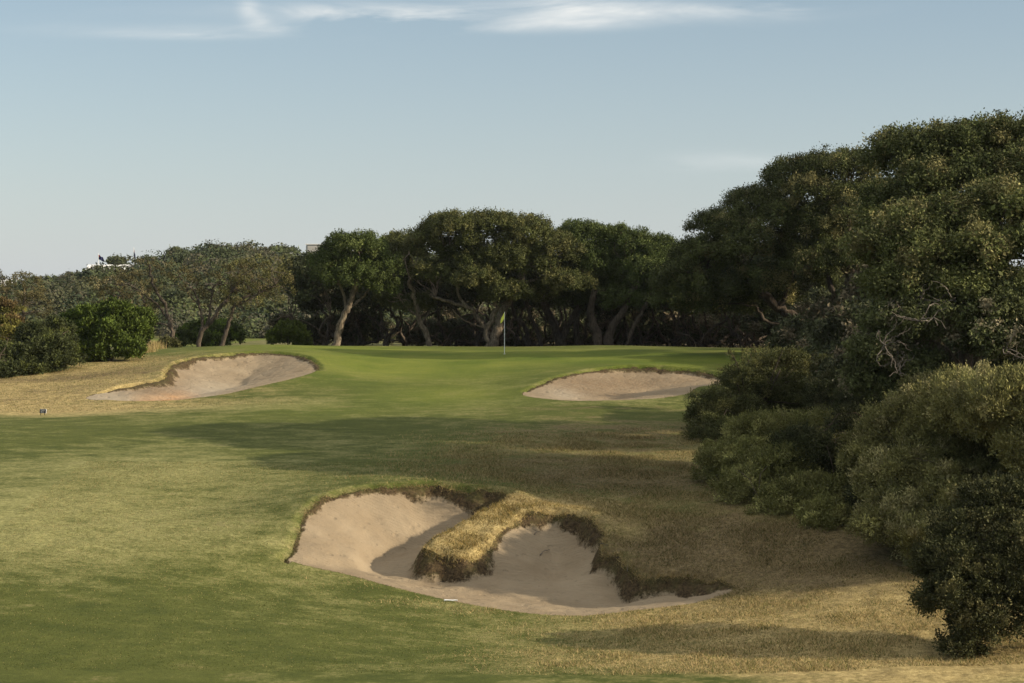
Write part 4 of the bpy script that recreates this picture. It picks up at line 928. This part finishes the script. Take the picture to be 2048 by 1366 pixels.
fol_h = dict(bump=0, cr=.6, nsub=8, nl=9, L=.30, Wd=.17, col=(.09, .105, .05), cvar=.2, zcut=-.5)
def hill_tree(px, D, py, w, h, lab, kind=0):
    """py: sight line of the crown's middle"""
    x = (px-CX)/F*D; z0 = gzs(x, D); org = np.array([x, D, z0]); c = W(px, py, D); rx = w/F*D; rz = h/F*D
    root = empty('hill_tree', org, lab, 'tree', GRP_H)
    if kind == 1:      # flat tiered cypress
        lob = []
        for k in range(7):
            t = k/6; lob.append([c[0]+rng.normal(0, .3), D+rng.normal(0, .3), c[2]-rz+2*rz*t, rx*(1-.75*t), rx*.6*(1-.7*t), rz*.10])
        v, f, cc, cen, _ = foliage(lob, **dict(fol_h, cr=.36, L=.26, Wd=.13, zcut=-.9, flat=.35, col=(.030, .044, .024), shoots=(0, 0), inner=False))
    else:
        lob = [[c[0]+rng.normal(0, rx*.3), D+rng.normal(0, 1), c[2]+rng.normal(0, rz*.2), rx*.7, rx*.6, rz*.8] for _ in range(4)]
        v, f, cc, cen, _ = foliage(lob, **fol_h)
    p = [org+np.array([0, 0, -.3]), (org+c)/2+np.array([rng.normal(0, .2), 0, 0]), c]
    tv, tf = joinp([tube(p, .3, .15, 6)]+branches([p], cen, 12, .09))
    mesh_np('trunk', tv-org, tf, M_bark_dark, root, smooth=True); mesh_np('crown', v-org, f, M_leaf, root, cols=cc)
    return root
hill_tree(350, 322, 506, 15, 9, 'small domed tree left of the cypress on the skyline')
hill_tree(420, 322, 512, 50, 20, 'broad tiered dark cypress on the hill skyline', 1)
hill_tree(237, 326, 522, 22, 9, 'umbrella tree behind the white roof between the flags')
hill_tree(150, 300, 556, 26, 10, 'rounded tree at the left foot of the hill skyline')
hill_tree(310, 326, 524, 26, 8, 'low spreading tree right of the second flagpole')
hill_tree(560, 316, 516, 36, 12, 'green bushy tree left of the concrete building')
hill_tree(165, 262, 562, 28, 16, 'tiered dark cypress below the white roof', 1)
hill_tree(600, 280, 560, 34, 26, 'tiered dark cypress low on the slope below the concrete building', 1)
hill_tree(470, 318, 524, 30, 10, 'olive tree right below the cypress on the skyline')
hill_tree(515, 318, 520, 26, 10, 'olive tree with a thin top on the skyline')
hill_tree(105, 310, 562, 18, 7, 'small tree on the lowest part of the skyline')
hill_tree(70, 316, 563, 16, 6, 'small tree beside the far left white building')
hill_tree(100, 240, 590, 30, 14, 'pale olive tree on the lower left hillside')
hill_tree(545, 215, 620, 30, 16, 'olive bush tree on the lower slope behind the tea trees')
hill_tree(640, 205, 610, 40, 26, 'dark tree on the lower slope left of the round tree')
hill_tree(330, 235, 600, 34, 18, 'light green tree mid slope behind the tea trees')
hill_tree(750, 210, 590, 44, 30, 'tree on the far slope seen between the round and the olive tree')
hill_tree(930, 215, 590, 50, 26, 'pale tree on the far slope seen under the umbrella tree')
hill_tree(1090, 215, 600, 50, 28, 'tree on the far slope seen through the dark trunks')

# ------------------------------------------------------------------ buildings
def box(c, s, V_, F_):
    o = len(V_); x, y, z = c; a, b, h = s[0]/2, s[1]/2, s[2]/2
    V_ += [(x-a, y-b, z-h), (x+a, y-b, z-h), (x+a, y+b, z-h), (x-a, y+b, z-h), (x-a, y-b, z+h), (x+a, y-b, z+h), (x+a, y+b, z+h), (x-a, y+b, z+h)]
    F_ += [tuple(o+i for i in q) for q in ((0, 3, 2, 1), (4, 5, 6, 7), (0, 1, 5, 4), (1, 2, 6, 5), (2, 3, 7, 6), (3, 0, 4, 7))]
def boxes(name, lst, mat, parent, rot=0):
    V_, F_ = [], []
    for c, s in lst: box(c, s, V_, F_)
    o = quads_mixed(name, V_, F_, mat, parent)
    bv = o.modifiers.new('bev', 'BEVEL'); bv.width = min(min(s) for c, s in lst)*.08; bv.segments = 2
    return o
M_roofw = plain('white_metal_roof', (.80, .79, .76), .45, .3, .06, .4)
M_wallg = plain('grey_wall', (.30, .28, .25), .85, .1, .2)
M_conc = plain('pale_render', (.46, .44, .41), .9, .1, .12, .3)
M_glass = plain('dark_glass', (.03, .035, .04), .1, .6, .2)
M_white = plain('white_paint', (.8, .8, .78), .4, .4, .05)
def ridge_house(name, label, cen, w, d, hw, hr, wallm, roofm, nwin=4):
    root = empty(name, cen, label, 'building')
    a = w/2; b = d/2; e = .35
    Vw = [(-a, -b, 0), (a, -b, 0), (a, b, 0), (-a, b, 0), (-a, -b, hw), (a, -b, hw), (a, b, hw), (-a, b, hw), (-a, 0, hw+hr), (a, 0, hw+hr)]
    quads_mixed('wall', Vw, [(0, 1, 5, 4), (2, 3, 7, 6), (3, 0, 4, 8, 7), (1, 2, 6, 9, 5)], wallm, root)
    t = .12; k = hr/b
    Vr = [(-a-e, -b-e, hw-e*k+.02), (a+e, -b-e, hw-e*k+.02), (a+e, 0, hw+hr+.02), (-a-e, 0, hw+hr+.02), (a+e, b+e, hw-e*k+.02), (-a-e, b+e, hw-e*k+.02)]
    Vr += [(x, y, z+t) for x, y, z in Vr]
    quads_mixed('roof', Vr, [(0, 3, 2, 1), (3, 5, 4, 2), (6, 7, 8, 9), (9, 8, 10, 11), (0, 1, 7, 6), (5, 11, 10, 4), (0, 6, 9, 3), (3, 9, 11, 5), (1, 2, 8, 7), (2, 4, 10, 8)], roofm, root)
    for i in range(nwin):
        x = -a+w*(i+.5)/nwin
        wn = boxes('window', [((x, -b-.03, hw*.5+.62), (w/nwin*.55, .08, .08)), ((x, -b-.03, hw*.5-.62), (w/nwin*.55, .08, .08)), ((x-w/nwin*.275, -b-.03, hw*.5), (.08, .081, 1.32)), ((x+w/nwin*.275, -b-.03, hw*.5), (.08, .081, 1.32))], M_white, root)
        boxes('pane', [((x, -b-.012, hw*.5), (w/nwin*.53, .02, 1.2))], M_glass, wn)
    return root
D = 318
c = W(226, 556, D)
cz = c[2]
ridge_house('clubhouse', 'long white roofed house on the hill between two flagpoles', (W(222, 0, D)[0], D, W(0, 558, D)[2]), 6.6, 5., 1.0, 1.15, M_wallg, M_roofw, 3)
ridge_house('clubhouse', 'second white roof partly hidden right of the flagpole house', (W(296, 0, D)[0], D+6, W(0, 552, D+6)[2]), 5.4, 4., .9, .8, M_wallg, M_roofw, 2)
ridge_house('clubhouse', 'white roofed building at the far left edge of the hill', (W(2, 0, 320)[0], 320, W(0, 586, 320)[2]), 5., 4., 1.2, .9, M_wallg, M_roofw, 2)
# concrete building right
root = empty('concrete_building', W(625, 545, 315), 'flat roofed pale concrete building behind the round tree', 'building')
boxes('wall', [((.9, 0, 2.1), (3.4, 5, 4.4))], M_conc, root)
lw = boxes('low_wing', [((-2.2, .2, 1.5), (2.79, 4, 2.9))], M_conc, root)
boxes('roof', [((.9, 0, 4.36), (3.56, 5.2, .12)), ((-2.24, .2, 3.0), (2.84, 4.2, .1))], M_roofw, root)
wn = boxes('window', [((-2.4, -1.84, 1.9), (1.1, .06, .06)), ((-2.4, -1.84, 1.1), (1.1, .06, .06)), ((-2.95, -1.84, 1.5), (.06, .061, .86)), ((-1.85, -1.84, 1.5), (.06, .061, .86))], M_white, root)
boxes('pane', [((-2.4, -1.815, 1.5), (1.06, .02, .76))], M_glass, wn)

# flagpoles with limp dark blue ensigns
M_flagb = plain('flag_cloth', (.02, .025, .085), .8, .1, .2, 2)
M_flagr = plain('flag_red', (.42, .06, .05), .8, .1, .1, 2)
M_yel = plain('yellow_cloth', (.80, .80, .13), .75, .2, .1, 6)
def flagpole(px, D, ytop, ybase, lab, w, h, droop):
    top = W(px, ytop, D); bot = W(px, ybase, D); org = bot.copy(); root = empty('flagpole', org, lab, 'flagpole', 'flagpoles on the hill')
    H = top[2]-bot[2]
    v, f = tube([(0, 0, 0), (0, 0, H*.5), (0, 0, H)], .06, .04, 8, 0, 3); mesh_np('pole', v, f, M_white, root, smooth=True)
    u = np.linspace(0, 1, 12); s = np.linspace(0, 1, 9); Vf = []
    for j in s:
        for i in u:
            Vf.append((.05+i*w*(1-droop*.55*(1-j)), .14*math.sin(i*9+j*2)*i, H*.93-j*h-i*droop*h*.85+.06*math.sin(i*7)))
    def gridf(i0, i1, j0, j1): return [(j*12+i, j*12+i+1, (j+1)*12+i+1, (j+1)*12+i) for j in range(j0, j1) for i in range(i0, i1)]
    fl = quads_mixed('flag', Vf, gridf(0, 11, 0, 8), M_flagb, root, True)
    so = fl.modifiers.new('s', 'SOLIDIFY'); so.thickness = .02
    cv = [(x, y-.03, z) for x, y, z in Vf]; ff = gridf(0, 4, 1, 2)+gridf(1, 2, 0, 3); us = sorted({i for q in ff for i in q}); mpv = {a: b for b, a in enumerate(us)}
    quads_mixed('canton_cross', [cv[i] for i in us], [tuple(mpv[i] for i in q) for q in ff], M_flagr, fl, True)
    return root
flagpole(196.5, 314, 507, 545, 'white flagpole with a blue ensign flying, left of the two', 1.0, .75, .6)
flagpole(267.5, 314, 495, 545, 'white flagpole with its blue ensign hanging limp, right of the two', .35, 1.5, .75)

# flagstick on the green
x, y = (1009-CX)/F*106, 106.; z = gzs(x, y)
fs = empty('flagstick', (x, y, z), 'thin white golf flagstick with a limp yellow flag on the green', 'golf flag')
v, f = tube([(0, 0, -.1), (0, 0, 1.1), (0, 0, 2.24)], .017, .013, 8, 0, 2); mesh_np('pole', v, f, M_white, fs, smooth=True)
Vf = []; nu = 9
for j in range(7):
    for i in range(nu):
        t = i/(nu-1); s = j/6
        Vf.append((-.012-t*.27*(1-.35*s)*(.45+.55*min(1, s+.3)), .035*math.sin(t*8+s*2)*t, 2.2-s*.34-t*.26+t*(1-s)*(-.06)+.012*math.sin(t*9)))
fl = quads_mixed('flag', Vf, [(j*nu+i, j*nu+i+1, (j+1)*nu+i+1, (j+1)*nu+i) for j in range(6) for i in range(nu-1)], M_yel, fs, True)
so = fl.modifiers.new('s', 'SOLIDIFY'); so.thickness = .006
M_black = plain('black_plastic', (.015, .015, .016), .5, .4, .2)
v, f = tube([(0, 0, -.08), (0, 0, .012)], .06, .06, 16, 0, 2); mesh_np('cup', v, f, M_white, fs, smooth=True)

# black sign in the rough
x, y = at_ground(85, 830); z = gzs(x, y)
sg = empty('direction_sign', (x, y, z), 'small black sign with white lettering in the left rough', 'sign')
sg.rotation_euler = (0, 0, math.radians(-14))
o = boxes('board', [((0, 0, .17), (.27, .035, .16))], M_black, sg); o.rotation_euler = (math.radians(-8), 0, 0)
o2 = boxes('backing', [((.006, .03, .175), (.285, .02, .175))], M_white, sg); o2.rotation_euler = (math.radians(-8), 0, 0)
boxes('leg', [((-.09, .02, .02), (.02, .02, .2))], M_black, sg); boxes('leg', [((.09, .02, .02), (.02, .02, .2))], M_black, sg)
tc = bpy.data.curves.new('t', 'FONT'); tc.body = 'CARTS'; tc.size = .06; tc.align_x = 'CENTER'; tc.extrude = .002
to = bpy.data.objects.new('t', tc); C.objects.link(to); dg = bpy.context.evaluated_depsgraph_get(); tm = bpy.data.meshes.new_from_object(to.evaluated_get(dg)); bpy.data.objects.remove(to)
tm.materials.append(M_white); lt = bpy.data.objects.new('lettering', tm); C.objects.link(lt); lt.parent = o; lt.rotation_euler = (math.pi/2, 0, 0); lt.location = (0, -.0205, .185)
ar = quads_mixed('arrow', [(-.09, 0, 0), (-.05, 0, .022), (-.05, 0, .009), (.07, 0, .009), (.07, 0, -.009), (-.05, 0, -.009), (-.05, 0, -.022)], [(0, 6, 5, 4, 3, 2, 1)], M_white, o); ar.location = (0, -.0205, .135)

# sticks and the pale stake in the bunker
def stick(name, label, cat, p0, p1, r, mat, bend=.03):
    p0 = np.array(p0, float); p1 = np.array(p1, float); m = (p0+p1)/2+np.array([0, 0, bend])
    v, f = tube([p0, m, p1], r, r*.6, 6, .05, 4); o = mesh_np(name, v-p0, f, mat, smooth=True); o.location = p0
    return tag(o, label, cat)
def on_sand(px, py, dz=.0):
    D = np.linspace(46, 64, 3000); x = (px-CX)/F*D; zz = CAMZ-(py-H0)/F*D; g = gz(x, D); k = np.argmax(zz <= g)
    return np.array([x[k], D[k], g[k]+dz])
stick('stick', 'pale curved stick lying on the shaded sand of the large bunker', 'stick', on_sand(1080, 1112, .02), on_sand(1099, 1102, .03), .014, M_dead, .05)
stick('stick', 'short thin stick high on the sand of the right bunker lobe', 'stick', on_sand(1068, 1070, .02), on_sand(1079, 1065, .03), .012, M_dead)
stick('bleached_stick', 'white bleached stick poking out of the dark bunker face', 'stick', on_sand(1200, 1094, .10), on_sand(1217, 1099, .12), .012, M_dead, .0)
stick('pale_root', 'thin pale root hanging at the dark corner of the bunker face', 'root', on_sand(1255, 1152, .12), on_sand(1254, 1138, .1), .01, M_dead, .0)
p = on_sand(902, 1204, .02)
st = stick('rake_handle', 'short white handle lying on the front edge of the large bunker', 'rake handle', p+np.array([-.17, .0, .02]), p+np.array([.17, -.04, .03]), .024, M_white, .0)

bl = bunkers[0]; n = 2600; lx = rng.uniform(bl.poly[:, 0].min(), bl.poly[:, 0].max(), n); ly = rng.uniform(bl.poly[:, 1].min(), bl.poly[:, 1].max(), n)
k = (gval(CL, lx, ly) == 11) & (rng.random(n) < .12+.9*np.clip(fbm(lx*1.2, ly*1.2, 3, 91)*2.2-.85, 0, 1)+.5*np.exp(-(gval(rimdist, lx, ly)/.5)**2)); lx = lx[k]; ly = ly[k]; n = len(lx)
aa = rng.uniform(0, 6.28, n); s1 = rng.uniform(.008, .028, n); s2 = rng.uniform(.005, .012, n); zz = gz(lx, ly)+.012
Vq = np.empty((n, 4, 3))
for i_, (u_, v_) in enumerate([(1, 0), (0, 1), (-1, 0), (0, -1)]):
    Vq[:, i_] = np.column_stack([lx+u_*s1*np.cos(aa)-v_*s2*np.sin(aa), ly+u_*s1*np.sin(aa)+v_*s2*np.cos(aa), zz+.01*rng.random(n)])
tag(mesh_np('leaf_litter', Vq.reshape(-1, 3), np.arange(n*4).reshape(n, 4), M_leaf, cols=np.array([.07, .05, .03])*rng.uniform(.5, 2., (n, 1))), 'scattered dark leaf litter and crumbs of turf on the sand of the large bunker', 'litter', kind='stuff')
# white vehicle glimpsed between the trunks
D = 165
c = W(1140, 684, D); cx_, cz_ = c[0], gzs(c[0], D)
car = empty('parked_car', (cx_, D, cz_), 'white car glimpsed between the dark trunks right of the flag', 'car')
M_car = plain('car_paint', (.78, .78, .76), .25, .5, .04)
Vb = []; prof = [(-2.1, .35), (-2.1, .8), (-1.9, .92), (-1.15, .98), (-.6, 1.4), (.7, 1.44), (1.45, 1.0), (2.1, .92), (2.15, .35)]
for yy in (-.85, .85):
    for (a, b) in prof: Vb.append((a, yy*(.86 if b > 1.1 else 1), b))
n = len(prof); quads_mixed('body', Vb, [tuple(range(n)), tuple(range(2*n-1, n-1, -1))]+[(i, i+n, (i+1) % n+n, (i+1) % n) for i in range(n)], M_car, car)
boxes('window', [((.05, -.80, 1.19), (1.5, .06, .3))], M_glass, car); boxes('window', [((.05, .80, 1.19), (1.5, .06, .3))], M_glass, car)
for sx in (-1.35, 1.35):
    for sy in (-.8, .8):
        v, f = tube([(sx, sy-.1, .33), (sx, sy+.1, .33)], .33, .33, 16, 0, 1); wv = mesh_np('wheel', v, f, M_black, car, smooth=True)
        quads_mixed('rim', [(sx+.3*math.cos(a), sy+(-.101 if sy < 0 else .101), .33+.3*math.sin(a)) for a in np.linspace(0, 2*np.pi, 13)[:12]], [tuple(range(12))], M_wallg, wv)

HAZE = .00006
hb = []; hf = []; box((0, 850, 11), (3400, 2100, 27), hb, hf); hz_o = quads_mixed('haze', hb, hf, bpy.data.materials.new('haze'))
mh = hz_o.data.materials[0]; mh.use_nodes = True; mh.node_tree.nodes.clear(); mo = mh.node_tree.nodes.new('ShaderNodeOutputMaterial'); pv = mh.node_tree.nodes.new('ShaderNodeVolumePrincipled')
pv.inputs['Color'].default_value = (.86, .9, .95, 1); pv.inputs['Density'].default_value = HAZE; pv.inputs['Anisotropy'].default_value = .2; mh.node_tree.links.new(pv.outputs[0], mo.inputs['Volume'])
tag(hz_o, 'thin pale coastal haze in the air', 'haze', kind='stuff')
# ------------------------------------------------------------------ sky, sun, camera
SUN_EL, SUN_AZ = 21.5, 105.      # azimuth clockwise from the viewing direction
w = bpy.data.worlds.new('World'); scn.world = w; w.use_nodes = True
t = w.node_tree; bg = t.nodes['Background']; sk = t.nodes.new('ShaderNodeTexSky'); sk.sky_type = 'NISHITA'; sk.sun_disc = False
sk.sun_elevation = math.radians(SUN_EL); sk.sun_rotation = math.radians(SUN_AZ); sk.altitude = 20; sk.air_density = 1.0; sk.dust_density = .6; sk.ozone_density = 1.2
class WN(NT):
    def __init__(s, t): s.t = t; s.n = t.nodes; s.l = t.links; s.b = None
q = WN(t)
co = q.add('ShaderNodeTexCoord'); sp_ = q.add('ShaderNodeSeparateXYZ'); q.link(co.outputs['Generated'], sp_.inputs[0])
yy = q.math('MAXIMUM', sp_.outputs[1], .05); u = q.math('DIVIDE', sp_.outputs[0], yy); vv = q.math('DIVIDE', sp_.outputs[2], yy)
cb = q.add('ShaderNodeCombineXYZ'); q.link(u, cb.inputs[0]); q.link(vv, cb.inputs[1])
mp = q.add('ShaderNodeMapping'); mp.inputs['Scale'].default_value = (7, 40, 1); mp.inputs['Rotation'].default_value = (0, 0, -.06); q.link(cb.outputs[0], mp.inputs[0])
cn = q.noise(1.0, 9, .6, mp.outputs[0]); q.n[-1].inputs['Distortion'].default_value = .7
mp2 = q.add('ShaderNodeMapping'); mp2.inputs['Scale'].default_value = (20, 60, 1); mp2.inputs['Rotation'].default_value = (0, 0, .5); q.link(cb.outputs[0], mp2.inputs[0])
cn2 = q.noise(1.0, 6, .6, mp2.outputs[0])
tot = None
for (px, py, rx, ry, amp) in [(760, 42, 110, 22, .95), (640, 28, 70, 16, .6), (498, 18, 20, 20, .45), (520, 40, 26, 14, .5), (545, 58, 50, 9, .5), (400, 70, 150, 8, .45), (1190, 12, 110, 20, .8), (1120, 45, 130, 12, .6), (1000, 58, 130, 10, .4), (1570, 8, 50, 24, .7), (1440, 20, 120, 12, .4), (1000, 20, 520, 20, .32), (860, 30, 90, 14, .5), (1430, 325, 130, 20, .28), (350, 60, 260, 14, .16), (1400, 30, 200, 16, .2)]:
    du = q.math('DIVIDE', q.math('SUBTRACT', u, (px-CX)/F), rx/F); dv = q.math('DIVIDE', q.math('SUBTRACT', vv, -(py-H0)/F), ry/F)
    e = q.math('POWER', 2.718, q.math('MULTIPLY', q.math('ADD', q.math('MULTIPLY', du, du), q.math('MULTIPLY', dv, dv)), -1.))
    e = q.math('MULTIPLY', e, amp); tot = e if tot is None else q.math('ADD', tot, e)
cl = q.math('MULTIPLY', tot, q.ramp(cn, .38, .68, .0, 1.5)); cl = q.math('MULTIPLY', cl, q.ramp(cn2, .3, .7, .65, 1.15)); cl = q.math('MULTIPLY', cl, 1.1, True)
# hazy air: pale veil thickening towards the horizon
hz = q.math('POWER', 2.718, q.math('MULTIPLY', q.math('MAXIMUM', vv, 0.), -10.0)); hz = q.math('MULTIPLY', hz, .84)
skc = q.mix(hz, sk.outputs[0], (4.95, 5.4, 6.25))
# bright overhead sky, unseen from the camera, added to fill the shadows
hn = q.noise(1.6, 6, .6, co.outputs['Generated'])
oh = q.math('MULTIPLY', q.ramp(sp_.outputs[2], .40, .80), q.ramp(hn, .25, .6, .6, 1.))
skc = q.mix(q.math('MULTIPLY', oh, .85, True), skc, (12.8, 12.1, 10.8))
skc = q.mix(cl, skc, (7.4, 7.6, 7.5))
hs = q.add('ShaderNodeHueSaturation'); hs.inputs['Saturation'].default_value = .95; hs.inputs['Hue'].default_value = .497
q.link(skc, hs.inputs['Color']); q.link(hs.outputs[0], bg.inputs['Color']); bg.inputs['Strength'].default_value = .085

L = bpy.data.lights.new('sun', 'SUN'); L.energy = 4.6; L.angle = math.radians(.55); L.color = (1., .86, .66)
lo = bpy.data.objects.new('sun', L); C.objects.link(lo)
el, az = math.radians(SUN_EL), math.radians(SUN_AZ)
to_sun = Vector((math.sin(az)*math.cos(el), math.cos(az)*math.cos(el), math.sin(el)))
lo.rotation_euler = to_sun.to_track_quat('Z', 'Y').to_euler(); lo.location = (60, 60, 60)

cd = bpy.data.cameras.new('camera'); cam = bpy.data.objects.new('camera', cd); C.objects.link(cam); scn.camera = cam
cam.location = (0, 0, CAMZ); cam.rotation_euler = (math.pi/2, 0, 0)
cd.sensor_width = 36; cd.lens = F*36/2048; cd.shift_y = -(683-H0)/2048; cd.clip_start = 1; cd.clip_end = 8000
scn.view_settings.view_transform = 'Standard'; scn.view_settings.look = 'None'; scn.view_settings.exposure = .45; scn.view_settings.gamma = 1
scn.render.engine = 'CYCLES'
scn.cycles.max_bounces = 5; scn.cycles.diffuse_bounces = 3; scn.cycles.glossy_bounces = 2; scn.cycles.transmission_bounces = 3
print('quads', sum(len(m.polygons) for m in bpy.data.meshes))
